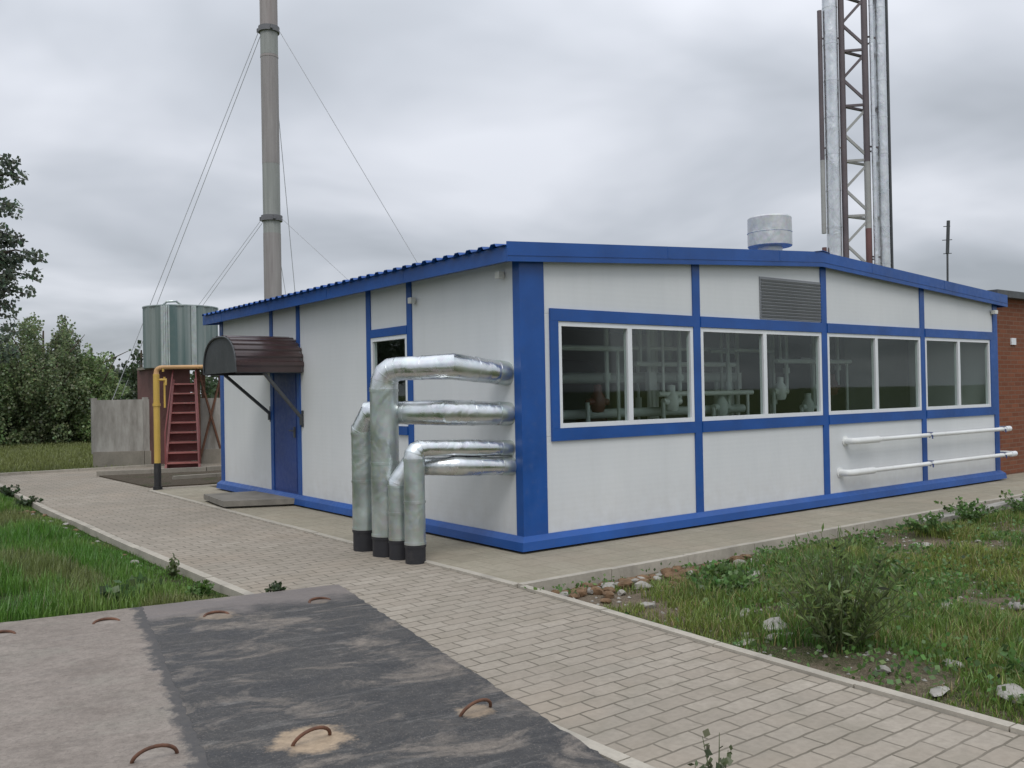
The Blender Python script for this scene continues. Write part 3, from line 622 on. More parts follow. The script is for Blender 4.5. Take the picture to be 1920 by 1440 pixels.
# ================================================================== clad heating pipes by the near corner
def arc(p0,c1,p1,n=4):
    """segmented elbow (quadratic) between p0 and p1 with corner c1"""
    p0,c1,p1=Vector(p0),Vector(c1),Vector(p1); return [p0*(1-t)**2+c1*2*t*(1-t)+p1*t*t for t in [i/n for i in range(n+1)]]
def heat_pipe(lab,x,y,r,zt,zr,wall,jt,rr,bh,mitre=False):
    """riser at (x,y), run at height zr bending at jt into the wall point"""
    t=empty('heating_pipe',(x,y,0),lab,'pipe','silver clad heating pipes at the corner')
    m=MB(); m.tube([(x,y,bh),(x,y,zt)],r,22)
    for z in (bh+.02,(bh+zt)*.5,zt-.012): m.tube([(x,y,z-.012),(x,y,z+.012)],r+.006,22)
    m.build('riser',M['galv2'],t,auto=40)
    j=Vector(jt); dr=(j-Vector((x,y,zr))).normalized(); R_=r*1.15
    p1=Vector((x,y,zr))+dr*R_
    if mitre: pts=[(x,y,zt-.002),(x,y,zt+.02),Vector((x,y,zr))+dr*.10,Vector((x,y,zr))+dr*.16]; rad=[r,r,rr,rr]
    else: pts=[(x,y,zt-.002)]+arc((x,y,zt),(x,y,zr),p1,4); rad=[r]+[r+(rr-r)*i/4 for i in range(5)]
    m=MB(); m.tube(pts,[q*1.012 for q in rad],22)
    for k_ in range(1,len(pts)-1):
        a_,b_=Vector(pts[k_-1]),Vector(pts[k_+1]); tt=(b_-a_).normalized()*.005; m.tube([Vector(pts[k_])-tt,Vector(pts[k_])+tt],rad[k_]*1.045,22)
    m.build('elbow',M['galv'],t,auto=20)
    e=Vector(pts[-1]); wv=Vector(wall); dw=(wv-j).normalized(); L1=(j-e).length; L2=(wv-j).length
    m=MB(); m.tube([e-dr*.01,e+dr*L1*.45,j,j+dw*L2*.12,j+dw*L2*.7,wv-dw*.05,wv],[rr,rr*1.0,rr*1.10,rr*1.10,rr*1.03,rr*.98,rr*.9],24)
    m.tube([e+dr*L1*.44,e+dr*L1*.47],rr*1.035,24); m.tube([j+dw*L2*.40,j+dw*L2*.43],rr*1.10,24); m.build('run',M['galv'],t,auto=40)
    m=MB(); m.tube([wv-dw*.12,(0.0,wv.y,wv.z),(.06,wv.y,wv.z)],rr*1.06,22); m.build('wall_collar',M['galv2'],t,auto=40)
    m=MB(); m.tube([(x,y,-.02),(x,y,bh+.004)],r*.97,20); m.tube([(x,y,bh-.02),(x,y,bh+.01)],r*1.03,20); m.build('sleeve',M['boot'],t,auto=40)
    return t
heat_pipe('thick silver riser whose run enters the wall highest of four',-1.08,.86,.142,1.66,1.86,(-.02,.24,1.80),(-.66,.24,1.87),.118,.19)
heat_pipe('silver riser with slanted shoulder standing farthest from the corner',-1.08,1.29,.135,1.22,1.42,(-.02,.22,1.39),(-.70,.30,1.42),.116,.21,True)
heat_pipe('slim silver riser nearest the corner with a small elbow on top',-1.08,.30,.100,.99,1.09,(-.02,.20,1.04),(-.52,.20,1.07),.078,.17)
heat_pipe('short silver riser between the thick one and the slim one, lowest run',-1.08,.60,.105,.72,.90,(-.02,.18,.86),(-.66,.22,.90),.088,.18,True)

# ================================================================== white pipes on the gable wall
for z,xs,xe,lab in ((.86,5.60,10.10,'upper white pipe along the gable wall under the last windows'),(.435,5.46,10.28,'lower white pipe along the gable wall near the ground')):
    t=empty('wall_pipe',(xs,-.13,z),lab,'pipe','white pipes along the gable wall')
    m=MB(); pts=[(xs,0.0,z)]+arc((xs,-.07,z),(xs,-.14,z),(xs+.07,-.14,z),4)+[(xs+.6,-.14,z)]; m.tube(pts,.046,14); m.tube([(xs+.6,-.14,z),(xe,-.14,z)],.031,14)
    m.tube(arc((xe,-.14,z),(xe+.1,-.14,z),(xe+.1,.0,z),4)+[(xe+.1,1.6,z)],.036,14); m.tube([(xs,-.001,z),(xs,-.012,z)],.07,14)
    m.build('pipe_run',M['whitepipe'],t,auto=40)
    for x in (7.62,9.95): MB().box((x-.05,-.19,z-.012),(x-.03,-.018,z+.0)).box((x-.05,-.19,z-.055),(x-.03,-.18,z-.0125)).tube([(x-.04,-.14,z-.04),(x-.04,-.14,z+.0)],.01,8).box((x-.06,-.185,z+.035),(x-.02,-.10,z+.045)).build('bracket',M['darkblue'],t)
    MB().tube([(xe+.04,-.14,z),(xe-.12,-.14,z)],.045,14).build('coupling',M['pvc'],t)

# ================================================================== brick neighbour on the right
BB=empty('brick_building',(10.6,.35,0),'red brick building with dark flat roof behind the right corner','building')
MB().box((10.75,.35,-.1),(16.4,8,3.12)).build('wall',M['brick'],BB)
MB().box((10.62,.22,3.12),(16.5,8.1,3.24)).build('roof',M['darkgrey'],BB)
MB().box((11.34,.325,2.30),(11.52,.349,2.42)).build('plate',M['pvc'],BB,label='small white plate on the brick wall')

# ================================================================== flue stack with guys, left
FS=empty('flue_stack',(6.3,21.4,0),'tall grey guyed steel flue stack rising behind the roof','chimney')
m=MB(); 
for (z0,z1,r,mt) in ((0,7.0,.285,'stackbrown'),(7.0,9.3,.280,'stackgreen'),(9.3,12.9,.283,'stackbrown'),(12.9,13.7,.285,'stackgreen'),(13.7,20,.287,'stack')):
    m=MB(); m.tube([(6.3,21.4,z0),(6.3,21.4,z1)],r,26); m.build('shaft',M[mt],FS,auto=40)
for z in (7.5,12.85,13.75,4.3): 
    m=MB(); h,rr=(.09,.345) if z in (7.5,13.75) else (.03,.292); m.tube([(6.3,21.4,z-h),(6.3,21.4,z+h)],rr,26); 
    if h>.05:
        for k in range(3): a=R(20+120*k); m.box((6.3+.36*math.cos(a)-.04,21.4+.36*math.sin(a)-.04,z-.06),(6.3+.36*math.cos(a)+.04,21.4+.36*math.sin(a)+.04,z+.06))
    m.build('collar',M['collar'] if h>.05 else M['stack'],FS,auto=40)
ga=[(1.55,25.2),(2.9,29.6),(12.2,15.6),(9.8,26.5)]
for gx,gy in ga:
    for z in (7.5,13.75):
        dv=(Vector((gx,gy,0))-Vector((6.3,21.4,0))).normalized()*.33; MB().tube([Vector((6.3,21.4,z))+dv,(gx,gy,0)],.011 if z>8 else .008,6).build('guy_wire',M['wire'],FS)

# ================================================================== lattice mast with flues, right
TW=empty('flue_mast',(18.1,7.5,0),'triangular lattice mast carrying silver boiler flues behind the gable','mast')
A,B,C_=(17.78,7.66),(18.20,7.20),(18.80,7.54)
def leg(p,r,segs,nm='leg'):
    for z0,z1,mt in segs: MB().tube([(p[0],p[1],z0),(p[0],p[1],z1)],r,10).build(nm,mt,TW)
leg(A,.085,[(0,17,M['mast'])]); leg(B,.085,[(0,6.1,M['mastred']),(6.1,8.0,M['mastwhite']),(8.0,17,M['mast'])]); leg(C_,.075,[(0,17,M['mast'])])
k=0; z=4.9
while z<16:
    low=z<8.2; mt=M['mastred'] if z<4 else (M['mastwhite'] if low else M['mast'])
    m=MB(); P=lambda q,z:(q[0],q[1],z)
    for a,b in ((A,B),(B,C_),(C_,A)):
        m.bar(P(a,z),P(b,z),.065,.065)
        if a is A: m.bar(P(b,z+.12),P(a,z+.78),.07,.07); m.bar(P(a,z+.78),P(b,z+1.44),.07,.07)
    m.build('brace',mt,TW); z+=1.58
for (x,y,r,lab) in ((17.53,7.86,.205,'thick silver flue at the left of the mast'),(18.73,7.05,.17,'silver flue at the right of the mast'),(18.33,7.06,.06,'thin flue in front of the mast')):
    m=MB(); m.tube([(x,y,0),(x,y,17)],r,22)
    for q in range(16): m.tube([(x,y,.9+q*1.05),(x,y,.93+q*1.05)],r+.006,22)
    m.build('flue',M['steel'],TW,label=lab,auto=40)
leg((17.30,8.04),.065,[(0,5.6,M['mastred']),(6.0,8.1,M['mastwhite']),(8.1,12.4,M['mast'])],'side_pole')
leg((18.93,6.93),.04,[(0,17,M['darkgrey'])],'side_pole')
for z in (5.3,8.45,11.6): 
    m=MB(); m.bar((17.30,8.04,z),A+(z,),.04).bar(C_+(z,),(18.93,6.93,z),.04).bar(B+(z,),(18.73,7.05,z),.04); m.build('clamp',M['mast'],TW)

# thin aerial pole far behind
AP=empty('aerial_pole',(33.85,13.05,0),'thin aerial pole far behind the right slope of the roof','pole')
MB().tube([(33.85,13.05,0),(34.0,13.0,7.4)],.045,8).tube([(34.0,13.0,7.4),(34.05,12.95,8.85)],.075,8).build('pole',M['darkgrey'],AP)
m=MB()
for z,l in ((8.6,.14),(8.0,.2),(7.4,.17)): m.bar((34-l*.6,13+l*.8,z),(34+l*.6,13-l*.8,z),.03)
m.build('aerial_rods',M['darkgrey'],AP)

# ================================================================== yellow gas pipe
G=empty('gas_pipe',(-.84,9.5,0),'yellow gas pipe rising from a black base and turning to the wall','pipe')
m=MB(); m.tube([(-.84,9.5,.46),(-.84,9.5,2.05)],.055,14); m.build('riser',M['yellow'],G,auto=50)
m=MB(); m.tube([(-.84,9.5,2.04),(-.84,9.5,2.06)]+arc((-.84,9.5,2.07),(-.84,9.5,2.17),(-.74,9.44,2.17),4)+[(.0,9.0,2.17),(.03,8.8,2.17),(.03,8.6,2.17)],[.050,.046,.044,.042,.040,.038,.036,.034,.034,.034],14); m.build('pipe_run',M['salmon'],G,auto=50)
m=MB(); m.tube([(-.84,9.5,0),(-.84,9.5,.47)],.062,14).tube([(-.84,9.5,-.01),(-.84,9.5,.06)],.08,14); m.build('base_sleeve',M['black'],G,auto=50)
m=MB(); m.tube([(-.74,9.43,2.17),(-.74,9.43,2.09)],.02,8).tube([(-.84,9.5,1.95),(-.70,9.42,1.95),(-.70,9.42,1.85)],.02,8).tube([(-.84,9.5,1.48),(-.84,9.5,1.53)],.068,12); m.build('purge_branch',M['yellow'],G)
m=MB(); m.tube([(-.71,9.46,1.45),(-.71,9.46,2.0)],.018,8); m.build('side_tube',M['yellow'],G)

# ================================================================== tank, plinth, stairs, fence behind
def tealmat():
    m=Mt('teal_profiled_sheet'); v=m.co((9,9,.25),kind='World'); a=m.noise(v,.6,4); b=m.noise(m.co(kind='World'),8,4)
    c=m.mix(m.ramp(a,(.4,0.),(.62,1.)),(.10,.155,.15),(.26,.30,.285)); c=m.mix(m.math('MULTIPLY',m.ramp(b,(.5,0.),(.8,1.)),.3),c,(.2,.22,.2))
    return m.fin(c,.4,.25,m.bump(a,.3,.01))
M['teal']=tealmat()
M['darkbrick']=paint('brown_red_cladding',(.135,.062,.055),.8,.3,(.22,.16,.14),.4,2)
TK=empty('water_tank',(1.52,15.67,2.36),'teal ribbed round tank raised on a brown red housing behind the yellow pipe','tank')
m=MB(); pr2=[]; nb=96; rt=.86
ring=[(rt+(.02 if (i//3)%2 else 0)) for i in range(nb)]
vs=[];fs=[]
for z in (2.36,3.86):
    for i in range(nb): a=2*PI*i/nb; vs.append((1.52+ring[i]*math.cos(a),15.67+ring[i]*math.sin(a),z))
fs=[(i,(i+1)%nb,nb+(i+1)%nb,nb+i) for i in range(nb)]; m.add(vs,fs); m.build('tank_shell',M['teal'],TK)
m=MB(); m.lathe((1.52,15.67,0),[(rt+.03,3.83),(rt+.03,3.86),(.3,3.90),(.0,3.905)],40); m.build('tank_roof',M['teal'],TK)
for a0,a1,mt in ((222,236,'galv2'),(268,276,'galv2')):  # highlight bands of the round shell, painted on as paler strips
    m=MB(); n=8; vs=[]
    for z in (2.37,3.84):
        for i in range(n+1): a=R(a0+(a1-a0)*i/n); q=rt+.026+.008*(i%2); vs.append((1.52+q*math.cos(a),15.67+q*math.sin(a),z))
    m.add(vs,[(i,i+1,n+2+i,n+1+i) for i in range(n)]); m.build('highlight_strip',M[mt],TK,label='pale strip painting a highlight on the teal tank')
m=MB(); m.tube([(1.0,15.5,3.84),(1.1,15.4,3.97),(1.3,15.3,3.98),(1.5,15.4,3.86)],.03,8); m.build('top_rail',M['galv2'],TK)
TH=empty('tank_housing',(1.52,15.67,0),'brown red housing under the teal tank behind the red stairs','housing')
MB().box((.82,15.35,-.1),(1.62,17.0,2.34)).build('housing_wall',M['darkbrick'],TH)
MB().box((.76,15.25,2.342),(2.5,16.8,2.40)).build('housing_slab',M['kerbdark'],TH)
for x in (1.80,2.36):
    for y in (15.32,16.6): MB().bar((x,y,-.05),(x,y,2.34),.08).build('frame_post',M['rust'],TH)
MB().bar((1.80,15.25,0.1),(2.36,15.25,2.2),.045).build('cross_brace',M['rust'],TH); MB().bar((2.36,15.20,0.1),(1.80,15.20,2.2),.045).build('cross_brace',M['rust'],TH)
ST=empty('staircase',(1.0,14.0,0),'steep red metal stairs leaning on the tank housing','stairs')
fd=Vector((.40,.917,0)); sd_=Vector((.917,-.40,0)); b0=Vector((.98,13.95,0)); nst=9
for s in (-1,1):
    MB().bar(b0+sd_*.36*s,b0+fd*1.15+sd_*.24*s-sd_*.06+Vector((0,0,2.05)),.05,.14).build('stringer',M['redpaint'],ST)
    m=MB(); o=Vector((0,0,.85)); m.tube([b0+sd_*.37*s,b0+sd_*.37*s+o,b0+fd*1.15+sd_*.25*s-sd_*.06+Vector((0,0,2.05))+o*.35],.018,8); m.build('handrail',M['redpaint'],ST)
for k in range(nst):
    t=(k+.6)/nst; c=b0+fd*1.15*t-sd_*.06*t+Vector((0,0,2.05*t)); hw=.345-.12*t
    m=MB(); m.bar(c-sd_*hw,c+sd_*hw,.20,.035); m.build('tread',M['redtread'],ST)
    MB().bar(c-sd_*hw+fd*.1-Vector((0,0,.11)),c+sd_*hw+fd*.1-Vector((0,0,.11)),.012,.17).build('riser',M['redpaint'],ST)
CF=empty('concrete_fence',(0,16.4,0),'stained grey concrete slab fence on a block base beyond the yard','fence')
fa=Vector((-.30,16.62,0)); fb=Vector((2.85,14.95,0)); fdv=(fb-fa); L_=fdv.length; fu=fdv.normalized(); fn=Vector((fu.y,-fu.x,0))
npan=3
for i in range(npan+2):
    p=fa+fu*(L_/npan)*i; q=fa+fu*(L_/npan)*(i+1)
    m=MB(); m.bar(p+Vector((0,0,.98))+fu*.05,q+Vector((0,0,.98))-fu*.05,.08,1.26); 
    for s in range(7): 
        pass
    m.build('fence_panel',M['fence'],CF)
    m=MB(); m.bar(p+Vector((0,0,.17)),q+Vector((0,0,.17))-fu*.01,.28,.36); m.build('base_block',M['kerbdark'],CF)
    MB().bar(p+Vector((0,0,.3)),p+Vector((0,0,1.66)),.12,.12).build('fence_post',M['fence'],CF)

# ================================================================== trees and bushes
def tree(name,lab,cat,base,limbs,blobs,nl,lsize,col,grp=None,var=.28,shell=.5,droop=.3):
    t=empty(name,base,lab,cat,grp); bx,by,bz=base
    m=MB()
    for l in limbs: 
        pts=[Vector(p[:3]) for p in l]; m.tube(pts,[p[3] for p in l],9)
    m.build('trunk',M['bark'],t)
    P,idx=clump_cloud(blobs,nl,shell); Q=leaf_quads(P,lsize,droop); quads_mesh('crown',Q,tints(nl,col,var,idx),M['leaf'],t)
    return t
def bush_blobs(cx,cy,w,h,n,lo=.0):
    """many uneven clumps: wide at the base, ragged spires at the top"""
    out=[]
    for i in range(n//2):
        a=random.uniform(0,2*PI); q=random.random()**.6; zt=h*(1-.42*q*q)*random.uniform(.82,1.0); x=cx+w*.8*q*math.cos(a); y=cy+w*.8*q*math.sin(a)
        for k in range(4): out.append((x+random.gauss(0,.06),y+random.gauss(0,.06),lo+zt*(1-.13*k),.10+.09*k,.10+.09*k,.32+.08*k))
    for i in range(n):
        t=random.random(); z=lo+h*(t**1.15)*.86; s=(1-.62*t); a=random.uniform(0,2*PI); q=random.random()**.5
        rr=random.uniform(.22,.48)*(1-.45*t); out.append((cx+w*s*q*math.cos(a),cy+w*s*q*math.sin(a),z,rr*random.uniform(.8,1.4),rr*random.uniform(.8,1.4),rr*random.uniform(.9,1.9)))
    return out
def limbs_for(cx,cy,h,w,n=7,r=.12):
    L_=[[(cx,cy,-.1,r),(cx+.05,cy,h*.35,r*.7),(cx+.1,cy+.05,h*.8,r*.25)]]
    for i in range(n):
        a=2*PI*i/n+random.random(); z=h*random.uniform(.08,.5); L_.append([(cx,cy,z,r*.5),(cx+w*.35*math.cos(a),cy+w*.35*math.sin(a),z+h*.15,r*.3),(cx+w*.75*math.cos(a),cy+w*.75*math.sin(a),z+h*.35,r*.08)])
    return L_
bl=[(-1.9,33.0,3.0,6.0,(.050,.075,.032),'dark green bush at the left edge beyond the grass'),
    (-.2,33.8,2.6,4.9,(.058,.078,.035),'round green bush second from the left edge'),
    (1.3,32.5,2.1,5.5,(.060,.078,.040),'tall grey-green bush with ragged spiky top, middle of the thicket'),
    (2.25,33.3,1.3,5.0,(.058,.074,.042),'narrow spiky bush right of the tallest one'),
    (3.25,32.4,1.2,4.0,(.062,.086,.038),'loose green bush beside the concrete fence'),
    (4.6,34.5,1.6,2.3,(.055,.078,.034),'low green bush behind the end of the concrete fence')]
for x,y,w,h,c,lab in bl:
    tree('bush',lab,'bush',(x,y,-.1),limbs_for(x,y,h,w),bush_blobs(x,y,w,h,60)+[(x+random.uniform(-w,w)*.5,y+random.uniform(-w,w)*.5,h*.22,w*.55,w*.55,h*.28) for _ in range(5)],32000,.095,(c[0]*3.5,c[1]*3.35,c[2]*3.3),'bushes beyond the fence')
# airy upright sapling between the bushes and the tank
tree('sapling','thin leafy sapling between the bushes and the teal tank','tree',(2.25,22.3,-.1),[[(2.25,22.3,-.1,.04),(2.2,22.3,1.4,.03),(2.1,22.35,2.6,.012)],[(2.2,22.3,1.3,.02),(2.6,22.2,2.2,.008)]],
     [(2.1,22.3,2.45,.22,.25,.28),(2.35,22.2,2.0,.35,.3,.3),(2.0,22.3,1.5,.35,.35,.35),(2.5,22.2,1.4,.4,.35,.4),(2.2,22.2,.8,.5,.45,.5),(1.75,22.4,1.0,.3,.3,.35),(2.55,22.1,2.45,.12,.12,.2)],2600,.10,(.055,.085,.035))
# distant tree line
for i,(x,y,w,h) in enumerate(((7.5,62,6,6.0),(14,66,7,6.8),(-3,64,7,7.0),(24,70,8,6.0))):
    tree('far_tree',['low far tree seen above the concrete fence','far tree behind the teal tank','far tree hidden behind the left thicket','far tree behind the boiler house'][i],'tree',(x,y,-.1),limbs_for(x,y,h,w,5,.25),bush_blobs(x,y,w,h,40)+[(x+random.uniform(-w,w)*.6,y,h*.3,w*.4,w*.4,h*.3) for _ in range(5)],6000,.34,(.05,.075,.035),'far tree line')
# big tree whose branches reach in from the left
bt=(-6.2,13.6,-.1); tipsx=1
lim=[[(-6.2,13.6,-.1,.24),(-6.1,13.6,2.2,.19),(-5.9,13.7,4.5,.13),(-5.8,13.8,7.0,.05)]]; blobs=[]
tips=[(-2.55,14.5,5.0),(-2.1,14.2,4.45),(-2.0,14.3,4.05),(-2.45,14.3,3.75),(-2.7,14.3,4.75),(-2.65,14.4,5.6),(-2.6,14.5,6.2),(-2.5,14.0,3.4),(-2.8,14.6,6.1),(-2.95,14.3,6.9),(-2.6,14.0,4.0),(-3.1,14.6,5.5),(-3.0,13.8,4.1),(-3.0,14.2,3.55),(-3.4,14.5,2.9),(-3.3,14.1,2.3),(-3.5,14.0,1.9)]
tips=[(x+dx_,y+.2,z+.25+dz_) for (x,y,z) in tips for dx_,dz_ in ((.02,0),(-.25,.28))]+[(-2.3,14.3,6.65),(-2.6,14.2,6.75),(-2.15,14.4,6.35),(-2.25,14.3,5.7),(-2.0,14.3,4.75),(-2.35,14.3,5.1),(-2.1,14.4,3.9),(-2.4,14.4,3.1),(-2.5,14.3,2.6)]
for i,(x,y,z) in enumerate(tips):
    zs=min(5.5,max(1.2,z*.62)); lim.append([(-6.0,13.65,zs,.09),(-4.8,13.9,(z+zs)/2+.25,.05),(x-.3,y,z+.05,.018),(x+.12,y,z-.03,.006)])
    for k in range(9):
        t=(k/8)**.8; blobs.append((-5.0+(x+5.0)*t+random.uniform(-.08,.08),13.9+(y-13.9)*t+random.uniform(-.2,.2),(z+zs)/2+.25+(z-(z+zs)/2-.25)*t+random.uniform(-.15,.08),random.uniform(.8,1.2)*(.32-.12*t),.32-.12*t,random.uniform(.7,1.2)*(.23-.07*t)))
for i in range(34):
    a=random.uniform(0,2*PI); blobs.append((-6+1.9*math.cos(a)*random.random()**.5,13.7+1.9*math.sin(a),random.uniform(1.6,6.4),.55,.55,.45))
tree('leafy_tree','dark leafy tree reaching ragged branches in at the left edge','tree',bt,lim,blobs,55000,.085,(.13,.165,.115),None,.3,.35,.5)

# ================================================================== grass and weeds
def inpath(x,y): return (x>-2.9)&(x<-1.0)
def blades(P,h,wd,C,bend=.5):
    n=len(P); a=rng.uniform(0,2*PI,n); s=np.c_[np.cos(a),np.sin(a),np.zeros(n)]; l=np.c_[np.cos(a+1.4),np.sin(a+1.4),np.zeros(n)]*rng.uniform(0,bend,(n,1))*h[:,None]
    z=np.array([0,0,1.])[None]*h[:,None]; w=wd[:,None]
    A=P-s*w; B=P+s*w; M1=P+z*.55+l*.3+s*w*.75; M0=P+z*.55+l*.3-s*w*.75; T=P+z*(1-.25*rng.random((n,1)))+l; T2=T+s*w*.12
    return np.concatenate([np.stack([A,B,M1,M0],1),np.stack([M0,M1,T2,T],1)]),np.concatenate([C,C])
def scatter(n,x0,x1,y0,y1,keep):
    P=np.c_[rng.uniform(x0,x1,n),rng.uniform(y0,y1,n)]; return P[keep(P[:,0],P[:,1])]
# left lawn
P=scatter(150000,-6.2,-2.92,-.2,14.9,lambda x,y:(rng.random(len(x))<np.clip(1.25-y*.075,.25,1)*np.where(x>-4.9-.0*y,1,.35))&(y>(-.23+(-2.15-x)*.186)+.03)&((x<-3.0)|(y<4)|(rng.random(len(x))<.5))&(fbm(x*.9,y*.9,5)>.30+.10*((x>-3.4)&(y>3))))
z=zlawn(P[:,0],P[:,1]); f=fbm(P[:,0]*.8,P[:,1]*.8,77); edge=np.clip((-2.9-P[:,0])/.5,.25,1)
h=rng.uniform(.06,.20,len(P))*(.55+1.1*fbm(P[:,0]*1.7,P[:,1]*1.7,41))*edge
c1,c2,c3=np.array([.095,.225,.032]),np.array([.165,.265,.055]),np.array([.21,.19,.085])
t=np.clip((f-.35)*3,0,1)[:,None]; C=(c1*(1-t)+c2*t); dry=(fbm(P[:,0]*1.5,P[:,1]*.7,91)>.66)|(rng.random(len(P))<.05); C[dry]=C[dry]*.4+c3*.6
C=C*(1+rng.normal(0,.25,(len(P),1))).clip(.4,1.8)
V,CC=blades(np.c_[P,z-.01],h,rng.uniform(.0025,.006,len(P)),C); quads_mesh('grass',V,CC,M['leaf'],kind='stuff',label='thick green grass left of the tiled path')
# right lot
def keeplot(x,y):
    m_=fbm(x*1.35,y*1.35,61,4); right=(x>-1.13-.03*(-1.2-y)); return right&(y<-1.30)&(m_>.405+.10*(rng.random(len(x))-.5)+.12*((x<.9)&(y>-1.9)))
P=scatter(240000,-1.2,9.5,-6.4,-1.3,lambda x,y:keeplot(x,y)&(rng.random(len(x))<np.clip(1.1-x*.07,.4,1)))
z=zlot(P[:,0],P[:,1]); f=fbm(P[:,0]*.7,P[:,1]*.7,17); edge=np.clip(np.minimum(-1.28-P[:,1],P[:,0]+1.2)/.5,.2,1)
h=rng.uniform(.03,.13,len(P))*(.35+1.5*fbm(P[:,0]*1.9,P[:,1]*1.9,43))*edge
c1,c2,c3=np.array([.105,.215,.04]),np.array([.22,.27,.06]),np.array([.33,.27,.12])
t=np.clip((f-.36)*4,0,1)[:,None]; C=(c1*(1-t)+c2*t); dry=rng.random(len(P))<.15; C[dry]=c3
C=C*(1+rng.normal(0,.28,(len(P),1))).clip(.35,1.9)
V,CC=blades(np.c_[P,z-.008],h,rng.uniform(.002,.005,len(P)),C,.8); quads_mesh('weedy_grass',V,CC,M['leaf'],kind='stuff',label='patchy weeds and grass over the rubble lot')
# broad small leaves of ground cover in the lot
P=scatter(26000,-1.1,9.5,-6.4,-1.35,lambda x,y:(x>-1.1)&(fbm(x*1.6,y*1.6,71)>.52)&(rng.random(len(x))<np.clip(1.1-x*.08,.3,1)))
z=zlot(P[:,0],P[:,1])+rng.uniform(.0,.09,len(P)); Q=leaf_quads(np.c_[P,z],.035,-.3); quads_mesh('ground_cover',Q,tints(len(P),(.12,.22,.06),.3),M['leaf'],kind='stuff',label='small leaved ground cover among the stones')
# far field tufts
P=scatter(60000,-9,6,15.5,33,lambda x,y:(fbm(x*.5,y*.5,13)>.32)); P=P[~((P[:,0]>.6)&(P[:,1]<17.6))]; z=np.full(len(P),-.13); hh=rng.uniform(.06,.2,len(P))*(.4+fbm(P[:,0]*.4,P[:,1]*.4,14))
C=np.array([.19,.215,.07])*(1+rng.normal(0,.2,(len(P),1))); V,CC=blades(np.c_[P,z],hh,rng.uniform(.008,.02,len(P)),C.clip(.02,.5),.6); quads_mesh('field_grass',V,CC,M['leaf'],kind='stuff',label='light green meadow grass beyond the paved yard')

def weed(name,lab,cat,base,stems,h,spread,nl,ls,col,leafcol=None,grp=None,stalk=.004,narrow=1.,droop=-.15):
    t=empty(name,base,lab,cat,grp); m=MB(); P=[]
    for i in range(stems):
        a=random.uniform(0,2*PI); r=spread*random.random()**.6; hh=h*random.uniform(.55,1)*(1-.35*r/max(spread,.01)); bx,by,bz=base
        s0=Vector((bx+.15*r*math.cos(a),by+.15*r*math.sin(a),bz)); s1=s0+Vector((r*.45*math.cos(a),r*.45*math.sin(a),hh*.55)); s2=s0+Vector((r*math.cos(a),r*math.sin(a),hh))
        m.tube([s0,s1,s2],[stalk,stalk*.8,stalk*.3],5)
        for k in range(nl):
            u=random.uniform(.12,1)
            q=(s0.lerp(s1,u/.55) if u<.55 else s1.lerp(s2,(u-.55)/.45)); P.append((q.x+random.gauss(0,.006),q.y+random.gauss(0,.006),q.z))
    o=m.build('stem',M['stalk'],t); P=np.array(P); Q=leaf_quads(P,ls,droop,narrow); quads_mesh('foliage',Q,tints(len(P),col,.28),M['leaf'],t); return t
M['stalk']=paint('green_stalk',(.09,.11,.045),.7,.2)
def zl(x,y): return float(zlot(np.array([x]),np.array([y]))[0])
def zw(x,y): return float(zlawn(np.array([x]),np.array([y]))[0])
weed('tall_weed','tall bushy dark weed standing alone in the middle of the rubble lot','weed',(-.50,-3.86,zl(-.5,-3.86)),95,.84,.44,30,.060,(.15,.21,.065),narrow=.26,droop=-1.0)
weed('tall_weed','thin weed stalk with drooping leaves in front of the path at the bottom','weed',(-2.88,-4.88,-.03),5,.42,.09,16,.032,(.11,.12,.07))
weed('leafy_weed','pale broad leaved weed clump at the foot of the thin stalk','weed',(-2.88,-4.76,-.03),9,.20,.12,8,.04,(.13,.17,.09))
ws=[(-2.62,-.08,.10,.08,.03,(.06,.09,.04),'small dark weed sprouting on the pavement by the slab corner'),
    (-3.08,.42,.16,.10,.04,(.11,.20,.05),'upright weed where the grass meets the far edge of the slab'),
    (-3.75,.55,.16,.18,.075,(.10,.17,.06),'pale broad leaved weed in the grass behind the slab'),
    (-3.45,.85,.15,.15,.07,(.09,.16,.055),'light green leafy weed right of the other broad leaved one'),
    (-3.02,1.35,.24,.06,.028,(.14,.19,.07),'tall thin weed by the path kerb near the slab'),
    (-2.98,10.6,.26,.22,.06,(.045,.075,.03),'dark leafy weed overhanging the far kerb at the left'),
    (-3.02,8.8,.20,.20,.06,(.05,.08,.03),'dark weed on the kerb just before the overhanging one')]
for x,y,h_,sp,ls,c,lab in ws: weed('leafy_weed',lab,'weed',(x,y,zw(x,y) if x<-2.9 else .0),14,h_,sp,16,ls,c)
lw=[(5.4,-1.75,.35,.4,'tall green weeds by the kerb near the right edge of the photo'),(4.3,-1.9,.30,.35,'green weeds left of the tallest ones by the kerb'),(6.4,-2.0,.4,.4,'leafy weeds farthest right along the kerb'),
    (.55,-2.05,.20,.25,'low round weed clump near the brown rubble'),(.2,-2.3,.22,.3,'leafy weed clump in front of the one near the brown rubble'),(1.6,-2.9,.28,.3,'upright weeds behind the tall dark weed'),(-.1,-4.9,.22,.28,'fresh green weeds near the path at the lower right'),(.35,-5.0,.25,.3,'fresh green weeds at the right edge, lowest in the lot')]
for x,y,h_,sp,lab in lw: weed('leafy_weed',lab,'weed',(x,y,zl(x,y)),22,h_,sp,24,.042,(.12,.21,.06),grp='weeds in the lot')

